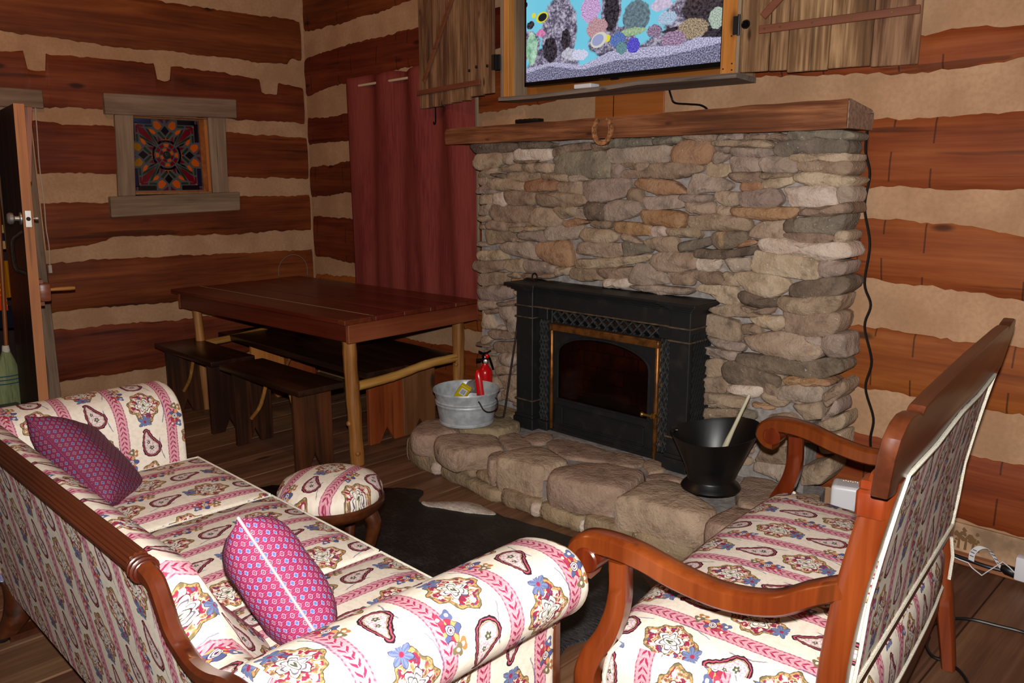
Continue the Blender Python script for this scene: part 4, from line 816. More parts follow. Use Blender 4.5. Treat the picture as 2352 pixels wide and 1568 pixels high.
# recessed curved lattice columns left and right of the door
for x0, x1 in ((2.566, 2.628), (3.272, 3.350)):
    mb = MB(); mb.box(x0, x1, -.33, -.132, HZ, .826); mb.box(x0, x1, -.365, -.33, HZ, .245); mb.box(x0, x1, -.365, -.33, .762, .826); mb.bevel(.003); obj('column_panel', mb, I, ins, 30)
    lattice('lattice', ins, (x0+.004, -.352, .25), (1, 0, 0), (0, 0, 1), x1-x0-.008, .51, .0205, .0042, .008, (0, -1, 0))
o_ = lattice('lattice', ins, (3.452, -.375, .30), (0, 1, 0), (0, 0, 1), .18, .50, .0205, .0042, .006, (1, 0, 0)); o_.data.materials[0] = I
lattice('lattice', ins, (2.64, -.333, .752), (1, 0, 0), (0, 0, 1), .62, .064, .050, .0055, .012, (0, -1, 0), .95)
mb = MB(); mb.box(2.625, 3.275, -.325, -.132, .738, .752); mb.bevel(.002); obj('grille_frame', mb, I, ins, 30)
mb = MB(); mb.box(2.625, 3.275, -.255, -.235, .752, .83); obj('grille_back', mb, M['dark_rust'], ins, 0)
mb = MB(); mb.box(2.625, 3.275, -.34, -.30, HZ, .212); mb.bevel(.002); obj('bottom_sill', mb, I, ins, 30)
# firebox lining
mb = MB(); mb.box(2.66, 3.24, -.140, -.132, .25, .72); mb.box(2.65, 2.66, -.30, -.132, .25, .72); mb.box(3.235, 3.245, -.30, -.132, .25, .72); mb.box(2.66, 3.24, -.30, -.132, .30, .312)
Bm = Mat('firebrick', .9, .2); vx, vy, vz = Bm.sep(Bm.tc('Object')); rowi = (vz*13.).floor(); jx = ((vx+vy)*6.+rowi.mod(2.)*.5).fract()
Bm.color(Bm.mix(jx.lt(.05, .02).max((vz*13.).fract().lt(.08, .03)), Bm.mix(Bm.noise(Bm.tc('Object'), 9, 4).ss(.4,.65), (130,84,52), (186,134,80)), (92,64,44))); obj('firebox', mb, Bm.m, ins, 0)
# door
DYF = -.335
door = obj('stove_door', MB().box(2.648, 3.242, DYF+.002, -.318, .212, .238), I, ins, 0)
x0, x1, zb, zs, zc = 2.672, 3.212, .372, .585, .700
arch = [(x1, zb)]+[((x0+x1)/2+(x1-x0)/2*math.cos(math.pi*i/24), zs+(zc-zs)*math.sin(math.pi*i/24)**.8) for i in range(25)]+[(x0, zb)]
outer = []
for (x, z) in arch:
    outer.append((min(max(x, 2.648), 3.242), z))
mb = MB()
def arc_plate(mb, ya, yb):
    # black plate with the arched opening: side strips and spandrels
    n = len(arch); top = .735
    for a, b in zip(arch, arch[1:]):
        if abs(a[0]-b[0]) < 1e-4: continue
        mb.prism([(a[0], a[1]), (a[0], top), (b[0], top), (b[0], b[1])], lambda u, v, t: Vector((u, t, v)), ya, yb)
arc_plate(mb, DYF, -.318)
mb.box(2.648, x0, DYF, -.318, zb-.03, .735); mb.box(x1, 3.242, DYF, -.318, zb-.03, .735); mb.box(x0, x1, DYF, -.318, zb-.03, zb)
obj('door_plate', mb, I, door, 25)
mb = MB(); mb.tube([Vector((x, DYF-.002, z)) for x, z in arch], .006, 6); mb.tube([Vector((x0, DYF-.002, zb)), Vector((x1, DYF-.002, zb))], .006, 6); obj('arch_moulding', mb, I, door)
mb = MB(); mb.box(2.648, 3.242, DYF+.006, -.318, .235, zb-.028); mb.box(2.66, 3.23, DYF-.004, DYF+.006, .222, .230); mb.box(2.70, 3.19, DYF-.003, DYF+.006, .245, .250); mb.box(2.70, 3.19, DYF-.003, DYF+.006, .330, .335); mb.box(2.70, 2.705, DYF-.003, DYF+.006, .245, .335); mb.box(3.185, 3.19, DYF-.003, DYF+.006, .245, .335); mb.bevel(.0015); obj('lower_panel', mb, I, door, 25)
mb = MB(); mb.prism(arch, lambda u, v, t: Vector((u, t, v)), -.3265, -.3225); obj('glass', mb, M['stove_glass'], door, 0)
mb = MB(); mb.tube([(2.636, DYF-.004, .212), (2.636, DYF-.004, .742)], .010, 8); mb.tube([(3.254, DYF-.004, .205), (3.254, DYF-.004, .742)], .012, 8); mb.box(2.628, 3.264, DYF-.016, DYF+.01, .710, .745); mb.bevel(.003); tag(obj('brass_trim', mb, M['brass'], door, 40), 'aged brass frame')
mb = MB(); kx, kz, ky = 3.252, .405, DYF-.016; mb.lathe([(.013, 0), (.014, .004), (.008, .008), (.006, .03), (.007, .05), (.011, .054), (.012, .060), (.006, .064)], n=14)
for v in mb.bm.verts: c = v.co.copy(); v.co = Vector((kx+.004-c.z, ky-.012+c.x*1., kz+c.y))
mb.lathe([(.013, 0), (.013, .018)], (0, 0, 0), 12, fn=lambda c: Vector((kx+c.x, ky+.012-c.z, kz+c.y)))
tag(obj('handle', mb, M['brass_hi'], door, 40), 'polished brass turn handle')
mb = MB(); mb.box(2.66, 3.23, -.275, -.15, .312, .318); mb.tube([(2.72, -.23, .345), (3.05, -.20, .35)], .028, 10); mb.tube([(2.80, -.18, .345), (3.15, -.24, .35)], .026, 10); mb.warp(.006, 20); obj('charred_log', mb, M['dark_rust'], ins, 40)

# the insert stands a little further back, against the chimney
ins.location = (2.8751, -.1513, .1586); ins.scale = (1.0325, 1.0325, 1.0325)
# poker leaning behind the left pilaster
pk = at(1228, 636, y=-.21)
mb = MB(); mb.tube(spline([(2.290, -.405, .226), (2.305, -.395, .209), (2.325, -.378, .209), (2.333, -.368, .23), (2.336, -.335, .40), (2.336, -.28, .65), (2.332, -.235, .90), (pk.x, pk.y, pk.z-.012)], 5), .0055, 8)
mb.tube([pk+Vector((.017*math.sin(2*math.pi*i/18), 0, .019*math.cos(2*math.pi*i/18))) for i in range(18)], .0045, 6, closed=True)
tag(obj('fire_poker', mb, M['dark_rust']), 'thin black iron poker with ring handle leaning beside the stove insert', 'poker')

# ------------------------------------------------------------------ television in its barn-board cabinet
cab = thing('tv_cabinet', 'barn-wood wall cabinet with open plank shutters around the television', 'cabinet', (2.8, 0, 1.83))
mb = MB(); mb.box(2.13, 3.46, -.034, -.026, 1.845, 2.62); obj('back_board', mb, M['pine_dark'], cab, 0)
mb = MB(); rings = []
for i in range(29):
    x = 2.112+(3.482-2.112)*i/28; d = mnoise.noise(Vector((x*3, 0, 4)))*.008; zo = interp([(2.112, 1.826), (2.35, 1.822), (2.8, 1.832), (3.0, 1.842), (3.482, 1.834)], x)
    rings.append([Vector((x, -.186+d, zo)), Vector((x, -.188+d, zo+.014)), Vector((x, -.182+d, zo+.020)), Vector((x, -.026, 1.848)), Vector((x, -.026, 1.826))])
mb.loft(rings); obj('shelf', mb, M['grey_board_x'], cab, 35)
mb = MB(); mb.box(2.114, 2.132, -.170, -.026, 1.845, 2.65); mb.bevel(.002); obj('side_board', mb, M['grey_board_z'], cab, 0)
mb = MB(); mb.box(2.132, 2.166, -.163, -.085, 1.845, 2.65); mb.bevel(.002); tag(obj('side_stud', mb, M['pine'], cab, 0), 'raw orange pine stud')
mb = MB(); mb.box(2.166, 2.178, -.12, -.036, 1.845, 2.65); obj('side_liner', mb, M['grey_board_z'], cab, 0)
mb = MB(); mb.box(3.394, 3.462, -.168, -.130, 1.852, 2.65); mb.bevel(.002); st = obj('side_stud', mb, M['pine'], cab, 0); tag(st, 'raw orange pine stud')
mb = MB(); mb.box(3.462, 3.478, -.172, -.026, 1.845, 2.65); mb.bevel(.002); obj('side_board', mb, M['grey_board_z'], cab, 0)
mb = MB()
for x, z in ((3.408, 1.875), (3.448, 1.868), (3.447, 1.893), (3.446, 1.885)): mb.lathe([(.0035, 0), (.003, .0015)], (0, 0, 0), 8); 
for i, v in enumerate(list(mb.bm.verts)): c = v.co.copy(); x, z = ((3.408, 1.875), (3.448, 1.868), (3.447, 1.893), (3.44, 2.0))[i//16]; v.co = Vector((x+c.x, -.168-c.z, z+c.y))
obj('nail_head', mb, M['dark_rust'], st, 0)
def shutter(hinge, ang, splits, bottoms, side):
    """plank shutter, local x from the hinge outwards, y=0 the room face"""
    e = bpy.data.objects.new('shutter', None); C.objects.link(e); e.parent = cab
    e.location = Vector(hinge)-Vector(cab['_o']); e.rotation_euler = (0, 0, ang); e.empty_display_size = .05
    for a, b, z in zip(splits, splits[1:], bottoms):
        mb = MB(); jj = (a*31) % .006; mb.box(a+.001, b-.001, jj, jj+.020, z-1.83, .78); mb.bevel(.003); mb.sub(1); mb.warp(.0025, 11)
        obj('plank', mb, M['barn'], e, 0, off=((a+b)/2, 0, 0))
    return e
# local frames: for the right shutter x runs along +X; the left one is mirrored by turning it round
angR = math.atan2(.125, .645)
sr = shutter((3.486, -.180, 1.83), angR, (0, .118, .190, .345, .497, .657), (1.853, 1.852, 1.842, 1.846, 1.842), 1)
mb = MB(); mb.bar((.078, -.012, .178), (.652, -.012, .196), .012, .030); mb.bevel(.002); bt = obj('batten', mb, M['red_strip'], sr, 0)
mb = MB(); mb.bar((.090, -.012, .225), (.52, -.012, .66), .012, .030); mb.bevel(.002); obj('brace', mb, M['red_strip'], sr, 0)
mb = MB()
for x in (.10, .16, .28, .42, .56): mb.lathe([(.0045, 0), (.004, .002)], (0, 0, 0), 8)
for i, v in enumerate(list(mb.bm.verts)): c = v.co.copy(); x = (.10, .16, .28, .42, .56)[i//16]; v.co = Vector((x+c.x, -.0185-c.z, .1787+(x-.078)*.0314+c.y))
obj('nail_head', mb, M['brass_hi'], sr, 0)
mb = MB(); mb.lathe([(.016, 0), (.018, .006), (.014, .014), (.010, .012), (.006, .016)], n=16)
for v in mb.bm.verts: c = v.co.copy(); v.co = Vector((.022+c.x, -.002-c.z, .205+c.y))
obj('round_knob', mb, M['gloss_black'], sr, 40)
mb = MB(); mb.tube([(-.006, -.008, .165), (-.006, -.008, .245)], .006, 8); mb.box(-.03, -.006, -.006, .0, .17, .24); obj('hinge', mb, M['black'], sr, 30)
angL = math.atan2(.05, -.66)
sl = shutter((2.085, -.172, 1.83), angL, (0, .085, .195, .275, .36, .44, .545, .655), (1.868, 1.862, 1.845, 1.840, 1.834, 1.828, 1.826), -1)
# turned about 175 degrees, so the room side is +y there
mb = MB(); mb.bar((.09, .032, .098), (.668, .032, .082), .012, .028); mb.bevel(.002); obj('batten', mb, M['red_strip'], sl, 0)
mb = MB(); mb.bar((.60, .032, .14), (.27, .032, .62), .012, .028); mb.bevel(.002); obj('brace', mb, M['red_strip'], sl, 0)
mb = MB()
for i, (x, z) in enumerate(((.04, .175), (.13, .178), (.19, .165))):
    mb.lathe([(.008, 0), (.008, .004), (.004, .007)], (0, 0, 0), 10)
    for v in list(mb.bm.verts)[i*30:]: c = v.co.copy(); v.co = Vector((x+c.x, .024+c.z, z+c.y))
obj('bolt_head', mb, M['black'], sl, 30)
mb = MB(); mb.box(-.032, .0, .012, .030, .15, .225); mb.box(-.046, -.032, .006, .018, .15, .225); mb.tube([(-.012, .030, .15), (-.012, .030, .225)], .005, 8); obj('hinge', mb, M['black'], sl, 30)
hk = at(1000, 252, y=-.135)
mb = MB(); mb.tube(spline([hk+Vector((0, 0, .02)), hk+Vector((0, 0, -.05)), hk+Vector((.003, -.006, -.075)), hk+Vector((.004, -.016, -.078)), hk+Vector((.004, -.018, -.066))], 5), .004, 6); obj('hook', mb, M['gloss_black'], cab)
# television
tv = thing('television', 'flat black-framed television showing an aquarium, inside the barn-wood cabinet', 'television', (2.795, -.09, 1.90))
TX0, TX1, TZ0, TZ1, TY = 2.236, 3.372, 1.893, 2.535, -.112
mb = MB(); mb.box(TX0, TX1, TY, -.06, TZ0, TZ1); mb.box(TX0+.2, TX1-.2, -.06, -.036, TZ0+.15, TZ1-.15); mb.bevel(.004); obj('housing', mb, M['black'], tv, 0)
mb = MB()
for a in ((TX0, TX1, TZ0, TZ0+.020), (TX0, TX0+.011, TZ0, TZ1), (TX1-.011, TX1, TZ0, TZ1), (TX0, TX1, TZ1-.012, TZ1)): mb.box(a[0], a[1], TY-.006, TY, a[2], a[3])
mb.box(2.79, 2.835, TY-.008, TY, TZ0-.008, TZ0+.006)
mb.bevel(.0015); obj('bezel', mb, M['gloss_black'], tv, 0)
def screen_mat():
    B = Mat('aquarium_picture', .15, .5); B.color((4,4,5)); U, V, _ = B.sep(B.tc('UV'))   # metres on the glass
    vec = B.comb(U, V); n1 = B.noise(vec, 22, 5, .65); n2 = B.noise(vec, 70, 4, .7); n3 = B.noise(vec, 160, 3, .6); vo = B.voro(vec, 48)
    def P(px, py): q = at(px, py, y=TY); return q.x-TX0, q.z-TZ0
    jx = (B.noise(B.comb(U+3., V), 30, 3)-.5)*.034; jy = (B.noise(B.comb(U, V+9.), 30, 3)-.5)*.034
    x, y = U+jx, V+jy
    def ell(px, py, wx, wy, rot=0., jit=True):
        cx, cy = P(px, py); s = .00226*.98
        a, b = (x, y) if jit else (U, V)
        dx, dy = a-cx, b-cy
        if rot: c, sn = math.cos(rot), math.sin(rot); dx, dy = dx*c+dy*sn, dy*c-dx*sn
        dx = dx*(1/(wx*s)); dy = dy*(1/(wy*s*.74)); return (dx*dx+dy*dy).sqrt()
    col = B.mix(B.noise(vec, 4, 2), (96,188,216), (128,206,226))
    rock = B.ramp(n2*.55+n1*.45, [(.34,(24,22,34)),(.47,(96,90,112)),(.56,(168,162,180)),(.68,(220,216,226))])
    # reef skyline
    for px, py, wx, wy in ((1212, 105, 40, 42), (1285, 70, 52, 92), (1270, 150, 75, 60), (1405, 20, 26, 62), (1405, 95, 62, 40), (1600, 40, 74, 66), (1560, 120, 110, 55), (1640, 90, 60, 85), (1450, 140, 75, 40)):
        col = B.mix(ell(px, py, wx, wy).lt(1., .06), col, rock)
    dk = B.ramp(n2, [(.4,(16,14,22)),(.62,(74,66,76))])
    for px, py, wx, wy in ((1265, 115, 22, 36), (1405, 25, 20, 55), (1618, 20, 50, 42), (1555, 70, 34, 12), (1220, 58, 12, 10), (1640, 75, 25, 20), (1300, 90, 14, 30)):
        col = B.mix(ell(px, py, wx, wy).lt(1., .08), col, dk)
    def coral(px, py, wx, wy, a, b_, tex=None, rot=0.):
        nonlocal col
        t = (tex or n2).ss(.3, .7); col = B.mix(ell(px, py, wx, wy, rot).lt(1., .05), col, B.mix(t, a, b_))
    coral(1357, 22, 27, 36, (150,110,168), (222,190,228), n3); coral(1372, 65, 28, 28, (150,106,118), (206,170,172), n3); coral(1462, 38, 34, 42, (70,84,100), (118,142,150))
    coral(1222, 112, 18, 46, (86,142,110), (186,222,196), n1); coral(1243, 76, 14, 10, (186,84,140), (226,150,186)); coral(1533, 42, 22, 17, (132,156,186), (188,208,226), n3)
    coral(1455, 72, 34, 10, (120,146,110), (176,200,160)); coral(1592, 66, 34, 26, (86,70,60), (190,170,140), n3); coral(1505, 72, 18, 18, (76,56,80), (176,150,178), n3); coral(1547, 92, 28, 24, (86,60,86), (190,160,190), n3)
    coral(1648, 40, 18, 26, (196,206,196), (120,140,120), n3); coral(1520, 10, 24, 16, (176,160,190), (210,200,222)); coral(1310, 125, 24, 16, (150,150,168), (205,205,215))
    # sand bed with two swells
    def sandline(pts):
        s = None
        for (a, b) in zip(pts, pts[1:]):
            (xa, ya), (xb, yb) = P(*a), P(*b); t = ((U-xa)*(1/(xb-xa))).max(0.).min(1.); seg = t*(yb-ya)
            s = seg+ya if s is None else s+seg
        return s
    s1 = sandline([(1200, 160), (1275, 142), (1340, 150), (1400, 118), (1450, 110), (1560, 104), (1600, 86), (1658, 85)])+(n1-.5)*.012
    sand = B.mix(n3.ss(.35, .65), (126,120,150), (206,204,232)); sand2 = B.mix(n3.ss(.4, .68), (74,72,96), (168,168,196))
    col = B.mix((V-s1).lt(0., .003), col, sand)
    s2 = sandline([(1200, 172), (1260, 152), (1340, 160), (1420, 138), (1520, 130), (1600, 112), (1658, 98)])+(n1-.5)*.012
    col = B.mix((V-s2).lt(0., .004), col, sand2)
    coral(1333, 126, 22, 16, (176,176,206), (222,224,240), n3); coral(1420, 92, 20, 20, (54,72,140), (110,140,200), n3); coral(1455, 104, 17, 20, (52,44,150), (110,100,220), n3); coral(1428, 110, 14, 16, (66,104,112), (120,160,166), n3)
    def fish(px, py, wx, wy, rot, body, acc, tail, tx):
        nonlocal col
        e = ell(px, py, wx, wy, rot, False); col = B.mix(ell(px+tx, py-abs(tx)*.2, wx*.34, wy*.5, rot, False).lt(1., .06), col, tail)
        col = B.mix(e.lt(1., .04), col, acc); col = B.mix(ell(px-(2 if tx > 0 else -1), py, wx*.72, wy*.74, rot, False).lt(1., .05), col, body)
    fish(1246, 40, 18, 15, .15, (28,32,44), (214,206,40), (224,210,50), -19); fish(1376, 92, 22, 20, .3, (150,156,196), (206,204,190), (224,210,50), 20)
    e = ell(1207, 12, 8, 9, .1, False); col = B.mix(e.lt(1., .05), col, B.mix(((U*330.).sin()).gt(0., .2), (30,28,40), (226,226,232)))
    B.nt.links.new(col, B.bs.inputs['Emission Color']); B.bs.inputs['Emission Strength'].default_value = 1.0
    return B.m
mb = MB(); mb.box(TX0+.010, TX1-.010, TY-.003, TY-.0005, TZ0+.018, TZ1-.010)
obj('screen', mb, screen_mat(), tv, 0, uv=lambda c, n: (c.x+tv['_o'][0]-TX0, c.z+tv['_o'][2]-TZ0))
a, b = at(1338, 196, y=-.165), at(1400, 188, y=-.165)
mb = MB(); mb.box(2.612, 2.715, -.172, -.105, 1.852, 1.872); mb.bevel(.003); tag(obj('small_box', mb, M['paper'], None, 0), 'small white box on the cabinet shelf below the television', 'box')
mb = MB(); mb.tube(spline([at(1537, 205, y=-.02), at(1542, 222, y=-.03), at(1550, 236, y=-.03), at(1582, 239, y=-.035), at(1608, 241, y=-.035), at(1622, 248, y=-.04), at(1626, 256, y=-.045)], 5), .0045, 6)
tag(obj('power_cable', mb, M['black']), 'short black cable from cabinet shelf down to the mantel', 'cable')
mb = MB(); mb.tube(spline([at(*p, y=-.03) for p in ((1994, 285), (1988, 345), (1998, 400), (1986, 475), (1998, 560), (1986, 650), (2000, 700), (1986, 750), (2002, 830), (1988, 890), (2006, 960), (1999, 1010), (2004, 1075))], 6), .0055, 6)
tag(obj('wall_cord', mb, M['black']), 'long wavy black cord hanging down the log wall right of the chimney', 'cord')

# ------------------------------------------------------------------ curtain on a dowel, window board behind it
mb = MB(); mb.box(1.665, 1.79, -.028, -.014, .72, 2.0); mb.bevel(.004); structure('trim_4', mb, M['grey_board_z'])
cur = thing('curtain', 'long dark red curtain hanging on a dowel over the window behind the table', 'curtain', (1.2, -.085, .6))
mb = MB(); NU, NV = 110, 40; g = []
for j in range(NV+1):
    t = j/NV; row = []
    for i in range(NU+1):
        s = i/NU; z = 2.062-.012*math.sin(s*27)*(1-t)**4*.6-(2.062-.62)*t
        x = (.645+.03*(1-t))+s*((1.775-.635)+.045*t)-(.03*(1-t))
        ph = s*2*math.pi*3.6+.6
        amp = (.026*(1-t)**1.5+.010)*(1-.3*math.sin(s*5))
        y = -.085-amp*math.sin(ph)-.007*math.sin(ph*2.1+1.+t)*t
        row.append(mb.bm.verts.new((x, y, z)))
    g.append(row)
for j in range(NV):
    for i in range(NU): mb.face([g[j][i], g[j][i+1], g[j+1][i+1], g[j+1][i]])
cl = obj('cloth', mb, M['curtain'], cur, 180, uv=lambda c, n: (c.x*1.25, c.z))
so = cl.modifiers.new('thick', 'SOLIDIFY'); so.thickness = .003; so.offset = 0
mb = MB(); mb.tube([(.70, -.088, 2.006), (1.83, -.088, 2.026)], .008, 10); obj('rod', mb, plain('pale_dowel', (206,184,152), .6, .3), cur)
mb = MB(); mb.tube([(.705, -.088, 2.006), (.705, -.01, 2.006)], .006, 6); mb.tube([(1.82, -.088, 2.026), (1.82, -.01, 2.026)], .006, 6); obj('rod_bracket', mb, M['dark_rust'], cur)

# ------------------------------------------------------------------ stained glass in the left window
GC, GZ, GS, GX = -1.0, 1.577, .222, -.062
lead = obj('lead_came', MB().box(GX-.010, GX, GC-GS, GC+GS, GZ-GS, GZ+GS), plain('lead_came', (86,84,86), .5, .4, .3), win, 0)
mb = MB(); mb.box(GX-.02, GX+.012, GC+GS, WY1-.012, WZ0+.012, WZ1-.014); mb.box(GX-.02, GX+.012, WY0+.012, GC-GS, WZ0+.012, WZ1-.014); mb.box(GX-.02, GX+.010, GC-GS, GC+GS, WZ0, GZ-GS); mb.box(GX-.02, GX+.010, GC-GS, GC+GS, GZ+GS, WZ1); obj('sash', mb, M['pine_dark'], win, 0)
GCOL = dict(o=(196,86,18), r=(104,12,28), g=(34,50,34), k=(16,14,22), b=(18,22,56), p=(84,22,48), y=(150,96,10))
GM = {}
for k_, c in GCOL.items():
    Bm = Mat('stained_glass_'+dict(o='orange', r='red', g='green', k='black', b='blue', p='plum', y='amber')[k_], .08, .6); Bm.color(c); GM[k_] = Bm.m
def pane(c, pts, th=.0035):
    cx = sum(p[0] for p in pts)/len(pts); cy = sum(p[1] for p in pts)/len(pts); q = []
    for x, y in pts:
        d = math.hypot(x-cx, y-cy); f = max(.3, 1-.014/max(d, .01)); q.append((cx+(x-cx)*f, cy+(y-cy)*f))
    mb = MB(); mb.prism(q, lambda u, v, t: Vector((t, GC+u*GS, GZ+v*GS)), GX, GX+th); obj('pane', mb, GM[c], lead, 0)
TOP = [('o', [(-.33,.80),(-.32,.93),(-.22,.955),(-.12,.88),(-.07,.78),(-.19,.68),(-.29,.72)]), ('p', [(-.2,.995),(-.03,.995),(-.03,.86),(-.10,.91)]), ('k', [(0,.82),(.13,.67),(0,.52),(-.13,.67)]),
       ('g', [(-.24,.62),(-.17,.66),(-.005,.47),(-.03,.41)]), ('o', [(-.5,.73),(-.33,.70),(-.26,.62),(-.30,.55),(-.44,.62)]), ('k', [(-.37,.57),(-.27,.50),(-.22,.32),(-.30,.40)]),
       ('r', [(-.22,.54),(-.13,.44),(-.14,.34),(-.20,.26),(-.24,.40)]), ('o', [(-.10,.42),(-.01,.50),(-.005,.40),(-.08,.36)]),
       ('g', [(-.55,.74),(-.47,.72),(-.36,.52),(-.25,.24),(-.36,.40),(-.50,.62)]), ('r', [(-.78,.78),(-.60,.74),(-.42,.50),(-.34,.34),(-.50,.42),(-.74,.60)])]
TOPC = [('k', [(.20*math.sin(a), .20*math.cos(a)) for a in ()])]
def rot(p, q):
    for _ in range(q): p = [(y, -x) for x, y in p]
    return p
colr = random.Random(2)
for q in range(4):
    for c, p in TOP:
        for mir in (1, -1):
            if c == 'k' and abs(p[0][0]) < 1e-6 and mir < 0: continue
            if c == 'r' and p[0][0] == -.78 and mir < 0: continue
            pp = [(x*mir, y) for x, y in p]
            if c == 'o' and q == 3 and p[0][1] > .79: c2 = 'y'
            else: c2 = c
            pane(c2, rot(pp if mir > 0 else pp[::-1], q))
    # black crescent and petals near the middle
    an = [R(-38)+R(76)*i/7 for i in range(8)]
    pane('k', rot([(.43*math.sin(a), .43*math.cos(a)) for a in an]+[(.365*math.sin(a), .365*math.cos(a)) for a in an[::-1]], q))
    for j in range(3):
        a0, a1 = R(-44+30*j), R(-16+30*j)
        pane('rop'[j % 2] if j != 1 else 'o', rot([(.335*math.sin(a0), .335*math.cos(a0)), (.335*math.sin(a1), .335*math.cos(a1)), (.225*math.sin(a1), .225*math.cos(a1)), (.225*math.sin(a0), .225*math.cos(a0))], q))
    for j in range(2):
        a0, a1 = R(-44+45*j), R(-1+45*j); am = (a0+a1)/2
        pane('or'[j], rot([(.205*math.sin(a0), .205*math.cos(a0)), (.21*math.sin(am), .21*math.cos(am)), (.205*math.sin(a1), .205*math.cos(a1)), (.115*math.sin(a1), .115*math.cos(a1)), (.115*math.sin(a0), .115*math.cos(a0))], q))
    # borders
    bl = 'bkkb'[q]
    for mir in (1, -1):
        for c, (xa, xb, ya, yb) in ((bl if mir < 0 else 'kbkk'[q], (.36, .90, .85, .985)), ('r', (.60, .80, .765, .83)), ('g', (.345, .575, .765, .83))):
            pp = [(xa*mir, ya), (xb*mir, ya), (xb*mir, yb), (xa*mir, yb)]; pane(c, rot(pp, q))
    pane('p', rot([(.915, .85), (.985, .85), (.985, .985), (.915, .985)], q)); pane('o', rot([(.815, .765), (.885, .765), (.885, .83), (.815, .83)], q))
mb = MB(); mb.lathe([(.024, 0), (.023, .006), (.017, .013), (.009, .017), (.001, .018)], n=20)
for v in mb.bm.verts: c = v.co.copy(); v.co = Vector((GX+c.z, GC+c.x, GZ+c.y))
tag(obj('glass_jewel', mb, plain('jewel_glass', (40,48,40), .03, .8), win, 60), 'domed green glass jewel')

# ------------------------------------------------------------------ open plank door at the left, with what shows through the doorway
dr = thing('door_1', None, None, (.03, -1.966, 0), R(-8.1), world=False); dr['kind'] = 'structure'; dr.rotation_euler = (R(-1.6), 0, R(-8.1))
DL = .74
for a, b in ((0, .25), (.25, .495), (.495, DL-.006)):
    mb = MB(); mb.box(a+.001, b-.001, -.045, 0, .02, 1.785); mb.bevel(.003); obj('plank', mb, M['door'], dr, 0)
mb = MB(); mb.box(DL-.006, DL, -.045, 0, .02, 1.785); tag(obj('edge_strip', mb, M['door_edge'], dr, 0), 'pale unfinished edge')
mb = MB(); mb.prism([(DL-.12, 1.40), (DL-.012, 1.42), (DL-.012, 1.775), (DL-.12, 1.775)], lambda u, v, t: Vector((u, t, v)), 0, .028); mb.bevel(.003)
for v in mb.bm.verts:
    if v.co.y > .01: v.co.y = .004+.030*min(1, max(0, (v.co.z-1.40)/.36))
obj('brace', mb, M['bench_red'], dr, 0)
mb = MB(); mb.box(DL, DL+.003, -.036, -.009, 1.205, 1.285); mb.bevel(.001)
for z in (1.222, 1.268): mb.lathe([(.004, 0), (.004, .001)], (0, 0, 0), 8, fn=lambda c: Vector((DL+.003+c.z, -.0225+c.x, z+c.y)))
lp = obj('latch_plate', mb, M['chrome'], dr, 0)
mb = MB(); mb.lathe([(.010, 0), (.010, .002)], n=12)
for v in mb.bm.verts: c = v.co.copy(); v.co = Vector((DL+.003+c.z, -.0225+c.x, 1.245+c.y))
obj('latch_bolt', mb, M['dark_rust'], lp, 40)
for sg, y0 in ((-1, -.045), (1, 0)):
    mb = MB(); mb.lathe([(.030, 0), (.030, .006), (.012, .010), (.012, .028), (.027, .036), (.029, .050), (.022, .060), (.004, .063)] if sg < 0 else [(.014, 0), (.014, .004), (.007, .006), (.007, .012), (.010, .014), (.010, .026), (.002, .028)], n=18)
    for v in mb.bm.verts: c = v.co.copy(); v.co = Vector((DL-.055+c.x, y0+sg*c.z, 1.245+c.y))
    obj('knob', mb, M['chrome'], dr, 40)
mb = MB(); mb.tube(spline([(DL-.05, -.045, 1.18), (DL-.05, -.068, 1.165), (DL-.05, -.092, 1.135), (DL-.05, -.094, 1.05), (DL-.05, -.086, 1.0), (DL-.05, -.062, .985), (DL-.05, -.045, .975)], 5), [.011]*31, 8); obj('pull_handle', mb, M['dark_rust'], dr)
mb = MB(); mb.box(DL-.10, DL-.012, 0, .052, .835, .925); mb.bevel(.012, 2); mb.box(DL-.09, DL-.02, 0, .020, .925, .945); mb.box(DL-.09, DL-.02, 0, .020, .815, .835); lb = obj('latch_box', mb, M['table_y'], dr, 30)
mb = MB(); mb.tube([(DL-.05, .045, .890), (DL-.05, .085, .892), (DL-.05, .14, .893), (DL-.05, .165, .893)], [.008, .010, .011, .009], 10); tag(obj('peg', mb, M['peeled_y'], lb), 'turned orange wooden peg')
mb = MB(); mb.tube(spline([(.032, -1.757, 1.82), (.035, -1.764, 1.66), (.034, -1.770, 1.50), (.036, -1.768, 1.30), (.034, -1.772, 1.16), (.035, -1.768, 1.05), (.034, -1.774, .945)], 5), .003, 6); mb.box(.026, .044, -1.785, -1.768, .90, .945)
tag(obj('thin_cord', mb, plain('dull_white_cord', (190,170,150), .7, .3)), 'thin pale cord with a white end hanging beside the open door', 'cord')
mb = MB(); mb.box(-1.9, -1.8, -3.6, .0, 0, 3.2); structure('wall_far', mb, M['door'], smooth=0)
def cloth(label, col, x, y0, y1, z0, z1, mat, grp=None):
    mb = MB(); n = 16; rings = []
    for i in range(n+1):
        y = y0+(y1-y0)*i/n; d = .018*math.sin(i*1.3)
        rings.append([Vector((x+d, y, z0)), Vector((x+d+.012, y, z0)), Vector((x+d+.012, y, z1)), Vector((x+d, y, z1))])
    mb.loft(rings); return tag(obj('hanging_quilt', mb, mat, None, 60), label, 'quilt')
Bm = Mat('dotted_orange_cloth', .9, .1); y_, z_ = Bm.sep(Bm.tc('Object'))[1:]
dd = (((y_*38.).fract()-.5)*((y_*38.).fract()-.5)+((z_*30.).fract()-.5)*((z_*30.).fract()-.5)).sqrt()
Bm.color(Bm.mix(dd.lt(.24, .05), (226,70,26), (240,206,70))); MO = Bm.m
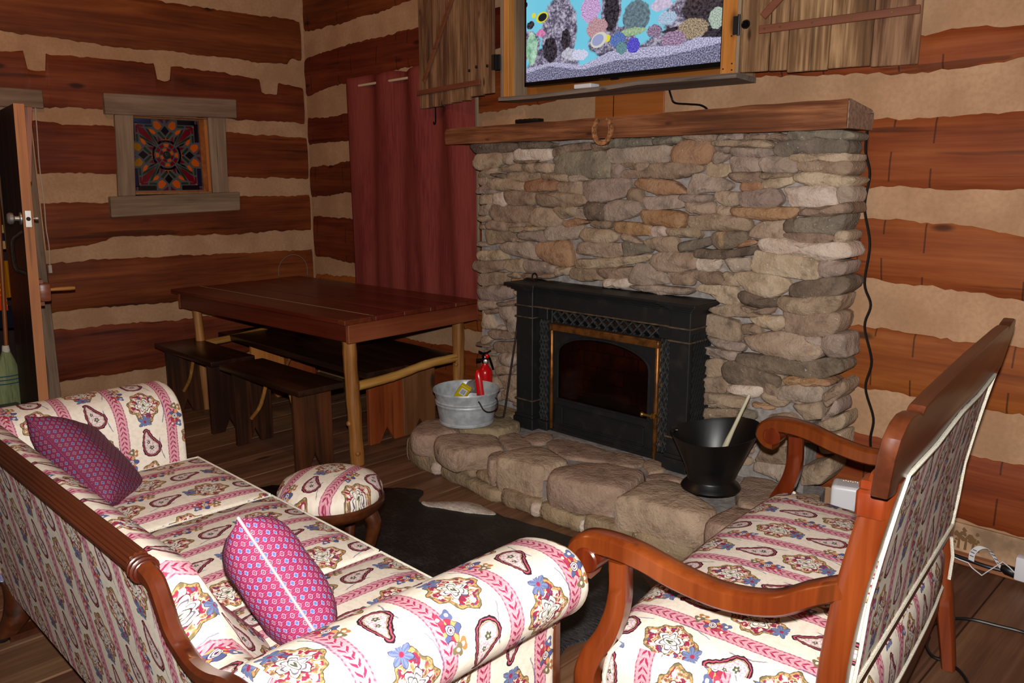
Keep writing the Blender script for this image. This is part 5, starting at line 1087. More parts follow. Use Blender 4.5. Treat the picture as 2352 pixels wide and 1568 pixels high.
Bm = Mat('checked_cloth', .9, .1); y_, z_ = Bm.sep(Bm.tc('Object'))[1:]; ck = ((y_*20.).floor()+(z_*20.).floor()).mod(2.)
Bm.color(Bm.mix(ck, (30,34,52), (196,160,104))); MC = Bm.m
cloth('navy and tan checked quilt seen past the door, above the orange cloth', 'c', -.66, -2.15, -1.82, 1.0, 1.15, MC)
cloth('orange cloth with yellow dots hanging in the room behind the door', 'o', -.62, -2.15, -1.86, .62, 1.02, MO)
cloth('narrow yellow cloth hanging beside the orange dotted one', 'y', -.60, -1.862, -1.825, .70, .93, plain('gold_cloth', (214,150,30), .9, .1))
cloth('dark blue cloth hanging below the orange dotted one', 'b', -.66, -2.2, -1.83, .50, .64, plain('navy_cloth', (24,26,40), .9, .1))
br = thing('broom', 'green straw broom with blue stitching standing behind the open door', 'broom', (-.2, -2.0, 0))
mb = MB(); rings = []
for z, wy, wx in ((.07, .078, .030), (.18, .078, .032), (.30, .064, .030), (.38, .044, .026), (.43, .024, .020), (.455, .016, .016)):
    rings.append([Vector((-.2+wx*math.cos(2*math.pi*i/20), -2.004+.01*(z/.45)+wy*math.sin(2*math.pi*i/20)+.006*math.sin(i*2.5)*(z < .2), z-.012*math.sin(i*1.7)*(z < .1))) for i in range(20)])
mb.loft(rings); obj('bristles', mb, wood('broom_straw', (86,96,62), (130,142,100), (170,176,132), 2, .9, .1, 3., 0, .6), br, 50)
mb = MB()
for z, wy in ((.245, .073), (.268, .070), (.29, .067)):
    mb.tube([Vector((-.2+.034*math.cos(2*math.pi*i/20), -2.0+wy*math.sin(2*math.pi*i/20), z)) for i in range(20)], .003, 5, closed=True)
tag(obj('stitching', mb, plain('blue_thread', (40,84,104), .8, .2), br), 'blue stitching')
mb = MB(); mb.tube([(-.2, -1.990, .44), (-.24, -1.93, 1.3)], .012, 10); obj('handle', mb, M['bench_red'], br)
mb = MB(); mb.lathe([(.020, .43), (.022, .44), (.018, .47)], (-.2, -1.993, 0), 12); obj('wire_binding', mb, M['cord_white'], br)
mb = MB(); mb.box(-.02, .30, -2.36, -2.02, 0, .15); mb.box(-.03, .31, -2.37, -2.01, .15, .165); mb.bevel(.008, 2); tag(obj('storage_bin', mb, plain('grey_blue_plastic', (96,112,128), .5, .4), None, 40), 'grey-blue plastic bin on the floor beside the open door', 'bin')
# ------------------------------------------------------------------ dining table (local axes along its length and width)
TB = thing('dining_table', 'long red-brown plank table on peeled-log legs in the far corner', 'table', (1.046, -.644, 0), R(3.19), world=False)
A_, B_ = .867, .466
ed = [-B_, -.275, -.085, .10, .29, B_]
for i, (a, b) in enumerate(zip(ed, ed[1:])):
    mb = MB(); x0 = -A_+(-.012 if i == 0 else .01*((i*3) % 2)); x1 = A_-(.05 if i == 0 else 0)
    mb.box(x0, x1, a+.0012, b-.0012, .736-.001*(i % 2), .760-.0008*(i % 2)); mb.bevel(.003); obj('table_plank', mb, M['table'], TB, 0)
mb = MB(); mb.box(A_-.048, A_+.004, -B_-.004, ed[1]-.002, .735, .761); mb.bevel(.003); obj('corner_block', mb, M['table'], TB, 0)
mb = MB(); mb.box(-A_, A_-.02, ed[1]-.002, ed[1]+.002, .745, .7606); tag(obj('seam_filler', mb, plain('pale_crumbs', (170,140,100), .9, .1), TB, 0), 'pale line in the plank joint')
AP = dict(z0=.648, z1=.736)
for y0, y1 in ((-B_+.016, -B_+.040), (B_-.040, B_-.016)):
    mb = MB(); mb.box(-A_+.05, A_-.014, y0, y1, .648, .736); mb.bevel(.003); obj('apron', mb, M['table'], TB, 0)
for x0, x1 in ((-A_+.05, -A_+.075), (A_-.014, A_+.010)):
    mb = MB(); mb.box(x0, x1, -B_+.012, B_-.016, .644, .736); mb.bevel(.003); obj('apron', mb, M['table_y'], TB, 0)
def pole(name, par, path, r, mat, seed, n=12, knots=()):
    P_ = spline(path, 9); mb = MB(); rr = []
    for i, p in enumerate(P_):
        q = r*(1+.10*mnoise.noise(Vector((i*.25, seed, 0)))+.05*mnoise.noise(Vector((i*.8, seed, 4))))
        rr.append(q)
    mb.tube(P_, rr, n)
    for v in mb.bm.verts:
        v.co += mnoise.noise_vector(v.co*14+Vector((seed, 0, 0)))*r*.10
    for t, ang, s_ in knots:
        p = P_[int(t*(len(P_)-1))]; q = p+Vector((math.cos(ang), math.sin(ang), 0))*r*.95
        mb.lathe([(.001, -s_), (s_*.8, -s_*.5), (s_, 0), (s_*.8, s_*.6), (.001, s_)], q, 8)
    return obj(name, mb, mat, par, 60)
pole('leg', TB, [(.815, -.385, 0), (.812, -.388, .25), (.803, -.392, .5), (.795, -.395, .735)], .036, M['peeled'], 1, knots=((.13, -.5, .014), (.3, -1.7, .016), (.5, 2.6, .012)))
pole('leg', TB, [(-.715, -.36, 0), (-.73, -.365, .3), (-.76, -.37, .735)], .029, M['peeled'], 2)
pole('leg', TB, [(.80, .37, 0), (.80, .372, .35), (.80, .375, .735)], .034, M['peeled'], 3, knots=((.6, -1.2, .012),))
pole('leg', TB, [(-.78, .37, 0), (-.78, .37, .35), (-.78, .37, .735)], .032, M['peeled'], 4)
pole('stretcher', TB, [(.812, -.36, .405), (.80, -.1, .408), (.795, .12, .43), (.80, .36, .432)], .024, M['peeled_y'], 5, knots=((.62, -1.3, .010),))
pole('stretcher', TB, [(-.745, -.34, .415), (-.76, -.1, .42), (-.77, .12, .43), (-.78, .36, .42)], .022, M['peeled_y'], 6)
ha, hb = at(640, 634, z=.763), at(706, 632, z=.763); hn = Vector((0, 0, 1)).cross(hb-ha).normalized()
def on_hoop(px, py): d = ray(px, py); return CAM_P+d*((ha-CAM_P).dot(hn)/d.dot(hn))
mb = MB(); mb.tube(spline([ha, on_hoop(641, 612), on_hoop(653, 593), on_hoop(673, 585), on_hoop(692, 591), on_hoop(704, 608), hb], 6), .0022, 6)
wr = obj('wire_hoop', mb, plain('dull_wire', (120,108,96), .6, .3)); tag(wr, 'thin bent wire hoop standing at the far corner of the table', 'wire')

# ------------------------------------------------------------------ plank benches
def brace_stick(par, p, q, bow, seed):
    m_ = (Vector(p)+Vector(q))/2+Vector(bow); pole('brace', par, [p, m_, q], .011, M['peeled'], seed, 8)
def vboard(name, par, x0, x1, y0, y1, z1, mat, notch=.05, depth=.085):
    yc = (y0+y1)/2; mb = MB()
    mb.prism([(y0, 0), (yc-notch, 0), (yc, depth), (yc+notch, 0), (y1, 0), (y1, z1), (y0, z1)], lambda u, v, t: Vector((t, u, v)), x0, x1); mb.bevel(.002)
    return obj(name, mb, mat, par, 0)
def bench(label, cx, cy, hx, hy, rz, seed):
    b = thing('bench', label, 'bench', (cx, cy, 0), rz, 'short dark plank benches along the table', world=False)
    mb = MB(); mb.box(-hx, hx, -hy, hy, .410, .440); mb.bevel(.005, 2); mb.sub(1); mb.warp(.002, 7); obj('seat', mb, M['bench'], b, 40)
    for sx in (-1, 1):
        vboard('leg', b, sx*(hx-.10)-.013, sx*(hx-.10)+.013, -hy+.022, hy-.022, .411, M['bench_leg'], .035)
        brace_stick(b, (sx*(hx-.115), -.02, .14), (sx*.10, -.01, .408), (sx*-.01, 0, -.035), seed+sx)
    return b
bench('short dark plank bench nearer the far corner, left of its twin', .601, -1.166, .376, .132, 0, 20)
bench('short dark plank bench nearest the stool, its end by the table leg', 1.471, -1.166, .402, .130, 0, 30)
lb_ = thing('long_bench', 'wide black-topped plank bench pushed under the table beside the curtain wall', 'bench', (.98, -.52, 0))
mb = MB(); mb.box(.15, 1.80, -.85, -.58, .405, .44); mb.bevel(.005, 2); obj('seat_plank', mb, M['bench'], lb_, 40)
mb = MB(); mb.box(.15, 1.835, -.577, -.20, .405, .438); mb.bevel(.005, 2); obj('seat_plank', mb, M['bench'], lb_, 40)
for x, m1, m2 in ((1.67, M['bench_red'], M['bench_leg2'] if 'bench_leg2' in M else wood('brown_bench_board', (74,40,22), (110,66,38), (138,92,58), 2, .5, .4, .8, .1, .25)), (.40, M['pine'], M['bench_red'])):
    vboard('leg_board', lb_, x, x+.028, -.765, -.535, .406, m1); vboard('leg_board', lb_, x, x+.028, -.533, -.30, .406, m2)
brace_stick(lb_, (.44, -.62, .12), (.70, -.62, .404), (.02, 0, -.03), 41)

# ------------------------------------------------------------------ cowhide rug
rug = [(1.80, -1.60), (1.84, -1.46), (1.90, -1.38), (2.05, -1.30), (2.16, -1.16), (2.26, -1.09), (2.36, -1.00), (2.43, -.985), (2.49, -1.09), (2.55, -1.085), (2.60, -1.0), (2.645, -.95), (2.72, -.925), (2.78, -.93), (2.86, -.94), (3.10, -.90), (3.27, -.88), (3.36, -.90), (3.44, -.95), (3.58, -.94), (3.70, -.98), (3.80, -1.15), (3.83, -1.32), (3.76, -1.44), (3.74, -1.53), (3.80, -1.62), (3.76, -1.84), (3.52, -1.93), (3.1, -1.90), (2.6, -1.95), (2.1, -1.90), (1.86, -1.78)]
rg = thing('cowhide_rug', 'black cowhide rug with small white patches on the floor before the hearth', 'rug', (2.8, -1.45, 0))
def hide(name, pts, z0, z1, mat, par, seed, amp=.012):
    q = chaikin([Vector(p) for p in pts], 2); cen = sum(q, Vector((0, 0)))/len(q)
    q = [v+Vector((mnoise.noise(Vector((v.x*25, v.y*25, seed))), mnoise.noise(Vector((v.x*25, v.y*25, seed+3)))))*amp for v in q]
    mb = MB(); rings = [[Vector((v.x, v.y, z0)) for v in q], [Vector((v.x+(cen-v).normalized().x*.006, v.y+(cen-v).normalized().y*.006, z1)) for v in q]]
    mb.loft(rings); return obj(name, mb, mat, par, 60)
hide('hide', rug, 0, .006, M['cow_black'], rg, 1)
tag(hide('white_patch', [(2.50, -1.085), (2.57, -1.02), (2.645, -.945), (2.72, -.92), (2.79, -.93), (2.885, -.945), (2.80, -1.0), (2.72, -1.045), (2.64, -1.07), (2.57, -1.105)], .003, .0085, M['cow_white'], rg, 7, .006), 'white hair patch')
tag(hide('white_patch', [(3.27, -.905), (3.345, -.89), (3.43, -.94), (3.41, -1.01), (3.33, -.98)], .003, .0085, M['cow_white'], rg, 9, .006), 'white hair patch')

# ------------------------------------------------------------------ round footstool
SX, SY = 2.905, -1.80
stl = thing('footstool', 'round paisley-covered footstool on carved wooden legs standing on the cowhide', 'stool', (SX, SY, 0))
mb = MB(); mb.lathe([(.001, .352), (.177, .352), (.182, .366), (.180, .384), (.162, .410), (.122, .428), (.07, .437), (.001, .440)], (SX, SY, 0), 36)
ca, sa = math.cos(R(30)), math.sin(R(30))
obj('cushion', mb, M['fabric'], stl, 60, uv=lambda c, n: (c.x*ca+c.y*sa+.02, c.y*ca-c.x*sa+.03))
mb = MB(); mb.lathe([(.001, .310), (.168, .310), (.177, .318), (.186, .330), (.186, .348), (.180, .354), (.001, .354)], (SX, SY, 0), 36); obj('seat_rim', mb, M['chair_dark'], stl, 40)
for k_ in range(4):
    a = R(45+90*k_-15); ca2, sa2 = math.cos(a), math.sin(a); mb = MB()
    P_ = spline([(.138, .312), (.160, .27), (.150, .22), (.125, .12), (.118, .05), (.138, .022), (.150, .0)], 5)
    mb.tube([Vector((SX+p[0]*ca2, SY+p[0]*sa2, p[1])) for p in [(v.x, v.y) for v in [Vector(q) for q in P_]]], [.030-.016*min(1, i/20) for i in range(len(P_))], 10); obj('leg', mb, M['chair_dark'], stl, 60)

# ------------------------------------------------------------------ sofa
XC, HW = 3.235, .815
so = thing('sofa', 'scroll-arm sofa in cream paisley stripe with a reeded wooden back rail', 'sofa', (XC, -2.4, 0))
FY, BY = -2.085, -2.70
so_o = so['_o']
for a, b in ((XC-HW+.006, 2.948), (2.953, 3.528), (3.533, XC+HW-.006)):
    mb = MB(); mb.box(a, b, -2.60, -2.050, .315, .445); mb.sub(7)
    cx, hx = (a+b)/2, (b-a)/2
    for v in mb.bm.verts:
        p, q = (v.co.x-cx)/hx, (v.co.y+2.325)/.275
        if v.co.z > .4: v.co.z += .022*(1-p**4)*(1-q**4)-.002
        v.co.y += .012*(1-((v.co.z-.38)/.065)**2)*(1 if q > .9 else 0)
    mb.bevel(.014, 2, 50); obj('seat_cushion', mb, M['fabric'], so, 60, uv=lambda c, n: (c.x+so_o[0], (c.z+.3 if abs(n.y) > .75 else c.y)))
    mb = MB(); mb.tube([(a+.004, -2.052, .441), (b-.004, -2.052, .441)], .0045, 6); mb.tube([(a+.004, -2.05, .441), (a+.004, -2.5, .445)], .003, 5); obj('piping', mb, M['cord_white'], so)
mb = MB(); mb.box(XC-HW, XC+HW, -2.62, -2.075, .17, .315); mb.bevel(.012, 2); obj('seat_base', mb, M['fabric'], so, 40, uv=lambda c, n: (c.x+so_o[0], c.z))
prof = [(0, .19), (0, .58), (.018, .640), (.062, .684), (.125, .703), (.185, .704), (.225, .685), (.245, .645), (.238, .605), (.215, .572), (.182, .545), (.158, .522), (.152, .49), (.150, .19)]
profs = [Vector(p) for p in prof]
sm = [profs[0]]+[Vector(v) for v in spline([tuple(p) for p in prof[1:-1]], 3)]+[profs[-1]]
arcl = [0]
for p, q in zip(sm, sm[1:]): arcl.append(arcl[-1]+(q-p).length)
def arm_uv(sgn, base):
    def f(c, n):
        if abs(n.y) > .8: return (sgn*(c.x+so_o[0]-base)+.4, c.z)
        o = Vector((sgn*(c.x+so_o[0]-base), c.z)); bi = min(range(len(sm)), key=lambda i: (sm[i]-o).length_squared)
        return (c.y+so_o[1]+5.02, arcl[bi])
    return f
for sgn, base in ((1, XC+HW), (-1, XC-HW)):
    mb = MB(); rings = []
    for y, ins_ in ((FY, .010), (FY-.006, .003), (FY-.016, 0), (-2.25, 0), (-2.40, 0), (-2.55, 0), (-2.70, 0), (-2.745, .002), (-2.752, .012)):
        cen = Vector((.125, .45)); ring = []
        for p in sm:
            d = (cen-p).normalized()*ins_; ring.append(Vector((base+sgn*(p.x+d.x), y, p.y+d.y)))
        rings.append(ring)
    mb.loft(rings); obj('arm', mb, M['fabric'], so, 50, uv=arm_uv(sgn, base))
    mb = MB(); mb.bar((base+sgn*.150, FY+.004, .17), (base+sgn*.150, FY+.004, .515), .012, .02, (0, 1, 0)); mb.bevel(.003); obj('arm_front_strip', mb, M['rail_wood'], so, 30)
# back: one upholstered body, top following rail, scroll and arm
RT = .765
def topz(x):
    d = abs(x-XC); return interp([(0, RT), (.63, RT), (.67, .735), (.70, .68), (.745, .640), (.80, .640), (.86, .66), (.95, .67)], d)
def outy(z): return -2.695-(z-.15)*.165
mb = MB(); rings = []
xs_ = [XC-.90]+[XC-.86+1.72*i/60 for i in range(61)]+[XC+.90]
for x in xs_:
    t = topz(x); yt = outy(t)
    zi = lambda f: .40+(t-.40)*f
    rings.append([Vector((x, -2.67, .16)), Vector((x, outy(.18), .165)), Vector((x, outy(.40), .40)), Vector((x, outy(.6*t+.1), .6*t+.1)), Vector((x, yt, t)), Vector((x, yt+.045, t+.012)), Vector((x, yt+.085, t-.004)), Vector((x, yt+.125, zi(.75))), Vector((x, -2.585, zi(.45))), Vector((x, -2.545, zi(.15))), Vector((x, -2.54, .40)), Vector((x, -2.56, .16))])
mb.loft(rings); tops = [(x, topz(x)) for x in xs_]; acc = [0]
for (xa, za), (xb, zb_) in zip(tops, tops[1:]): acc.append(acc[-1]+math.hypot(xb-xa, zb_-za))
arcx = [(x, a_) for (x, _), a_ in zip(tops, acc)]; a_mid = interp(arcx, XC)
obj('back', mb, M['fabric'], so, 50, uv=lambda c, n: (c.x+so_o[0], c.z*1.04) if n.y < -.3 else (XC+interp(arcx, c.x+so_o[0])-a_mid, c.z*.7-c.y*.8+.1))
edge = [Vector((x, outy(topz(x))-.003, topz(x)-.006)) for x in xs_[1:-1]]
mb = MB(); mb.tube(edge, .0026, 6); obj('back_piping', mb, M['cord_white'], so)
# reeded rail
mb = MB(); c0 = Vector((outy(RT)+.006, RT+.012)); pr = []
reeds = 6
for i in range(reeds):
    a0, a1 = R(196-i*26), R(196-(i+1)*26)
    for t in (0, .3, .5, .7):
        a = a0+(a1-a0)*t; rr_ = .046+(.0075 if t in (.3, .7) else .009 if t == .5 else 0)
        pr.append((c0.x+rr_*math.cos(a)*.42, c0.y+rr_*math.sin(a)*.44))
pr += [(c0.x+.020, c0.y+.002), (c0.x+.018, c0.y-.014), (c0.x-.018, c0.y-.014)]
RX = .605
mb.loft([[Vector((x, u, v)) for u, v in pr] for x in (XC-RX, XC-.3, XC, XC+.3, XC+RX)]); obj('top_rail', mb, M['rail_wood'], so, 50)
for sgn in (-1, 1):
    mb = MB(); ex = XC+sgn*RX
    for k_, (o, rd) in enumerate(((0, .026), (.008, .024), (.015, .027), (.023, .023))):
        mb.loft([[Vector((ex+sgn*(o+w_), c0.x+rd*s__*math.cos(2*math.pi*i/16), c0.y-.004+rd*s__*.9*math.sin(2*math.pi*i/16))) for i in range(16)] for w_, s__ in ((-.001, .8), (.003, 1), (.008, 1), (.011, .8))])
    obj('ring_turning', mb, M['rail_wood'], so, 40)
    yy = c0.x-.004
    path = spline([(XC+sgn*.640, yy, RT+.014), (XC+sgn*.676, yy+.002, RT+.002), (XC+sgn*.694, yy+.006, .728), (XC+sgn*.703, yy+.012, .686), (XC+sgn*.730, yy+.018, .655), (XC+sgn*.785, yy+.016, .647), (XC+sgn*.85, yy+.010, .662), (XC+sgn*.93, yy+.004, .690), (XC+sgn*1.02, yy, .700)], 5)
    rings = []
    for i, p in enumerate(path):
        d = (path[min(i+1, len(path)-1)]-path[max(i-1, 0)]).normalized(); nn_ = Vector((-d.z, 0, d.x)); nn_.normalize()
        w_ = .0155-.003*math.sin(i/len(path)*math.pi); f_ = .015
        rings.append([p+nn_*w_*a+Vector((0, 1, 0))*f_*b for a, b in ((-.7, -1), (.5, -1), (1., -.5), (1., .6), (.6, 1), (-.7, 1), (-1, .5), (-1, -.5))])
    mb = MB(); mb.loft(rings); obj('scroll_stile', mb, M['stile'], so, 40)
for sx in (-1, 1):
    for fy, sg in ((-2.66, -1), (-2.13, 1)):
        x = XC+sx*.80; mb = MB()
        P_ = spline([(x, fy, .19), (x, fy+sg*.004, .13), (x-sx*.004, fy+sg*.022, .075), (x, fy+sg*.045, .038), (x+sx*.0, fy+sg*.062, .020)], 5)
        rings = []
        for i, p in enumerate(P_):
            t = i/(len(P_)-1); wd, hh = .046-.016*t, .050-.028*t
            rings.append([p+Vector((wd*a, hh*b, -.002*b*t)) for a, b in ((-1, -.7), (-.7, -1), (.7, -1), (1, -.7), (1, .7), (.7, 1), (-.7, 1), (-1, .7))])
        mb.loft(rings); mb.box(x-.030, x+.030, fy-.03 if sg > 0 else fy-.055, fy+.055 if sg > 0 else fy+.03, 0, .020); lg = obj('leg', mb, M['chair_dark'], so, 50)
        mb = MB(); yb = fy+sg*.070; mb.lathe([(.014, 0), (.022, .006), (.024, .018), (.018, .032), (.004, .038)], (x-sx*0, yb, 0), 14); tag(obj('foot_cap', mb, M['dark_rust'], lg, 60), 'dull metal foot cap')
mb = MB(); mb.box(XC-HW-.15, XC+HW+.15, -2.69, -2.672, .145, .168); obj('bottom_rail', mb, M['chair_dark'], so, 0)

# pillows
def pillow(label, mat, loc, M3, size=.42, thick=.15):
    o = thing('throw_pillow', label, 'pillow', loc, 0, 'patterned throw pillows on the sofa', world=False); o.rotation_euler = M3.to_euler()
    mb = MB(); N_ = 18; top, bot = [], []
    def pt(i, j, s_):
        a, b = -1+2*i/N_, -1+2*j/N_
        k_ = 1-.06*(1-abs(a))*abs(b)-0; x = a*size/2*(1-.055*(1-b*b)*abs(a)**3); y = b*size/2*(1-.055*(1-a*a)*abs(b)**3)
        z = s_*thick/2*((1-a**4)**.6)*((1-b**4)**.6)
        z += .006*mnoise.noise(Vector((a*2.5, b*2.5, s_*3)))*(1-max(abs(a), abs(b))**4)
        return Vector((x, y, z))
    for i in range(N_+1):
        top.append([mb.bm.verts.new(pt(i, j, 1)) for j in range(N_+1)])
        bot.append([top[i][j] if (i in (0, N_) or j in (0, N_)) else mb.bm.verts.new(pt(i, j, -1)) for j in range(N_+1)])
    for i in range(N_):
        for j in range(N_):
            mb.face([top[i][j], top[i+1][j], top[i+1][j+1], top[i][j+1]]); mb.face([bot[i][j], bot[i][j+1], bot[i+1][j+1], bot[i+1][j]])
    obj('cover', mb, mat, o, 80, uv=lambda c, n: (c.x, c.y+(1 if c.y > 0 else -1)*max(0, thick/2-abs(c.z))*.9*(abs(c.y)/(size/2))))
    rim = [pt(i, 0, 1) for i in range(N_)]+[pt(N_, j, 1) for j in range(N_)]+[pt(N_-i, N_, 1) for i in range(N_)]+[pt(0, N_-j, 1) for j in range(N_)]
    mb = MB(); mb.tube(rim, .0034, 6, closed=True); obj('piping', mb, mat if mat == M['pillow_dark'] else plain('pale_pink_cord', (206,182,188), .8, .2), o)
    return o
def frame(n, e1):
    n = Vector(n).normalized(); e1 = Vector(e1); e1 = (e1-n*e1.dot(n)).normalized(); e2 = n.cross(e1); return Matrix((e1, e2, n)).transposed(), e1, e2
Mx, e1, e2 = frame((.213, .875, .427), (.515, .27, -.81)); T2 = at(755, 1498, z=.485); SZ = .335
pillow('bright pink patterned pillow with pale piping at the near end of the sofa', M['pillow'], tuple(T2-e1*SZ*.5+e2*SZ*.5*(-1 if e2.x > 0 else 1)), Mx, SZ, .165)
Mx, e1, e2 = frame((.25, .74, .62), (.70, .56, -.44)); T2 = at(246, 1150, z=.50)
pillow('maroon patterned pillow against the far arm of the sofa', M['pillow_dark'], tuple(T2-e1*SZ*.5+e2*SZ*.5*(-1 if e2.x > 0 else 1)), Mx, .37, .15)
# ------------------------------------------------------------------ open-arm settee chair: local x across, y forward, z up
ch = thing('armchair', 'wide open-arm chair with polished wood frame and cream paisley upholstery', 'chair', (4.66, -1.3066, 0), R(96.5), world=False)
W1 = M['chair_wood']
def sweep(name, path, wx, wy, mat, par=None, n=5, rnd=.3, axis=(1, 0, 0)):
    """rounded-rectangle bar along a path; wx across `axis`, wy in the bending plane"""
    P_ = spline(path, n); rings = []; ax = Vector(axis)
    for i, p in enumerate(P_):
        d = (P_[min(i+1, len(P_)-1)]-P_[max(i-1, 0)]).normalized(); s1 = (ax-d*ax.dot(d)).normalized(); s2 = d.cross(s1); t = i/(len(P_)-1)
        a = wx(t) if callable(wx) else wx; b = wy(t) if callable(wy) else wy
        rings.append([p+s1*a*.5*u+s2*b*.5*v for u, v in ((-1, -1+rnd), (-1+rnd, -1), (1-rnd, -1), (1, -1+rnd), (1, 1-rnd), (1-rnd, 1), (-1+rnd, 1), (-1, 1-rnd))])
    mb = MB(); mb.loft(rings); return obj(name, mb, mat, par or ch, 45)
for s_ in (-1, 1):
    sweep('back_post', [(s_*.515, -.035, 0), (s_*.525, -.010, .16), (s_*.53, .016, .32), (s_*.53, .024, .46), (s_*.53, .008, .65), (s_*.53, -.018, .80), (s_*.53, -.043, .925)], lambda t: .040+.010*min(1, t*3), lambda t: .036+.016*min(1, t*3), W1)
    # small carved block and peak where the post meets the crest
    mb = MB(); mb.box(s_*.53-.027, s_*.53+.027, -.050, .004, .842, .896); mb.bevel(.006, 2); mb.box(s_*.53-.026, s_*.53+.026, -.060, .000, .896, .914); mb.bevel(.004)
    obj('post_block', mb, W1, ch, 35)
    # arm
    aw = lambda t: .046+.016*(1-t)
    arm = sweep('arm', [(s_*.56, .545, .578), (s_*.562, .572, .582), (s_*.562, .588, .606), (s_*.562, .570, .634), (s_*.560, .52, .644), (s_*.556, .44, .638), (s_*.548, .34, .612), (s_*.542, .24, .600), (s_*.538, .14, .618), (s_*.534, .07, .660), (s_*.532, .015, .690)], aw, lambda t: .040+.010*math.sin(t*3.1), W1)
    mb = MB(); mb.tube([(s_*.562-.033, .553, .604), (s_*.562+.033, .553, .604)], .030, 16); mb.bevel(.004, 1, 60); obj('arm_scroll', mb, W1, arm, 40)
    sweep('arm_support', [(s_*.585, .520, .235), (s_*.588, .545, .31), (s_*.580, .535, .37), (s_*.568, .500, .44), (s_*.562, .480, .52), (s_*.560, .482, .615)], .046, lambda t: .056-.012*t, W1)
    sweep('front_leg', [(s_*.585, .520, .25), (s_*.590, .530, .17), (s_*.580, .515, .08), (s_*.590, .535, .02), (s_*.592, .545, 0)], .046, lambda t: .056-.016*t, W1)
# crest rail: shaped board with rounded ears
up = [(-.640, .955), (-.655, 1.000), (-.652, 1.030), (-.628, 1.052), (-.595, 1.058), (-.545, 1.052), (-.505, 1.040), (-.495, 1.052), (-.40, 1.056), (0, 1.060)]
half = up+[(-x, z) for x, z in up[:-1]][::-1]
low = [(.620, .912), (.555, .898), (.50, .905), (.46, .922), (.25, .914), (.10, .922), (0, .928), (-.10, .922), (-.25, .914), (-.46, .922), (-.50, .905), (-.555, .898), (-.620, .912)]
mb = MB(); yof = lambda u, v: -.030-(v-.92)*.16
mb.prism(half+low, lambda u, v, t: Vector((u, yof(u, v)+t, v)), -.036, -.006); mb.bevel(.006, 2, 50); obj('crest_rail', mb, M['chair_dark'], ch, 40)
# back pad and its gimp
def py(z): return interp([(.44, .020), (.65, .006), (.80, -.018), (.93, -.044)], z)
mb = MB(); rings = []
for i in range(15):
    z = .455+(.928-.455)*i/14; f = math.sin(math.pi*i/14)**.5
    rings.append([Vector((x, py(z)-.020-.004*f, z)) for x in [-.497+.994*j/10 for j in range(11)]]+[Vector((x, py(z)+.016+.030*f*(1-(x/.5)**4), z)) for x in [.497-.994*j/10 for j in range(11)]])
mb.loft(rings); obj('back_pad', mb, M['fabric'], ch, 50, uv=lambda c, n: (c.x+.03, c.z+.05))
gl = [Vector((-.488, py(.462)-.024, .462))]+[Vector((-.488, py(z)-.026, z)) for z in (.55, .65, .75, .85, .918)]+[Vector((x, py(z)-.026, z-.006)) for x, z in ((-.46, .925), (-.25, .916), (-.1, .924), (0, .929), (.1, .924), (.25, .916), (.46, .925))]+[Vector((.488, py(z)-.026, z)) for z in (.918, .85, .75, .65, .55)]+[Vector((.488, py(.462)-.024, .462))]
mb = MB(); mb.tube(gl+[Vector((-.488, py(.462)-.024, .462))], .0046, 6); tag(obj('gimp_braid', mb, M['cord_white'], ch), 'cream braid trim')
mb = MB(); mb.box(-.50, .50, -.004, .036, .425, .462); mb.bevel(.004); obj('back_rail', mb, M['chair_dark'], ch, 30)
# seat
mb = MB(); N_ = 14; rings = []
out = [(-.50, .0), (-.52, .12), (-.55, .30), (-.578, .47), (-.570, .515), (-.52, .535), (-.25, .555), (0, .560), (.25, .555), (.52, .535), (.570, .515), (.578, .47), (.55, .30), (.52, .12), (.50, .0), (.25, -.012), (0, -.014), (-.25, -.012)]
q = chaikin([Vector(p) for p in out], 1); cen = Vector((0, .26))
def srg(s__, z): return [Vector((cen.x+(v.x-cen.x)*s__, cen.y+(v.y-cen.y)*s__, z)) for v in q]
mb.loft([srg(.985, .272), srg(1.0, .290), srg(1.008, .34), srg(1.0, .385), srg(.965, .415), srg(.88, .436), srg(.72, .450), srg(.5, .459), srg(.25, .463), srg(.06, .464)])
def suv(c, n):
    if abs(n.x) > .78: return (c.y, c.z)
    if abs(n.y) > .7: return (c.x+.02, c.z+(.0 if n.y < 0 else .66))
    return (c.x+.02, c.y+.1)
obj('seat_cushion', mb, M['fabric'], ch, 50, uv=suv)
mb = MB(); mb.tube([v+Vector((0, 0, 0)) for v in srg(1.004, .284)], .0055, 6, closed=True)
mb.tube([Vector((-.497, -.012, .29)), Vector((-.503, -.014, .36)), Vector((-.497, -.006, .42))], .005, 6); mb.tube([Vector((.497, -.012, .29)), Vector((.503, -.014, .36)), Vector((.497, -.006, .42))], .005, 6)
for s_ in (-1, 1): mb.tube([Vector((s_*.586, .497, .285)), Vector((s_*.589, .499, .34)), Vector((s_*.580, .490, .395)), Vector((s_*.562, .475, .418))], .0055, 6)
tag(obj('seat_braid', mb, M['cord_white'], ch), 'cream braid trim')
mb = MB(); mb.loft([srg(.97, .205), srg(1.0, .215), srg(1.0, .268), srg(.985, .275)]); obj('seat_frame', mb, M['chair_dark'], ch, 40)
mb = MB(); mb.lathe([(.012, 0), (.012, .004)], (.515, -.035, -.0), 10); tag(obj('foot_glide', mb, M['white'], ch), 'white foot glide')

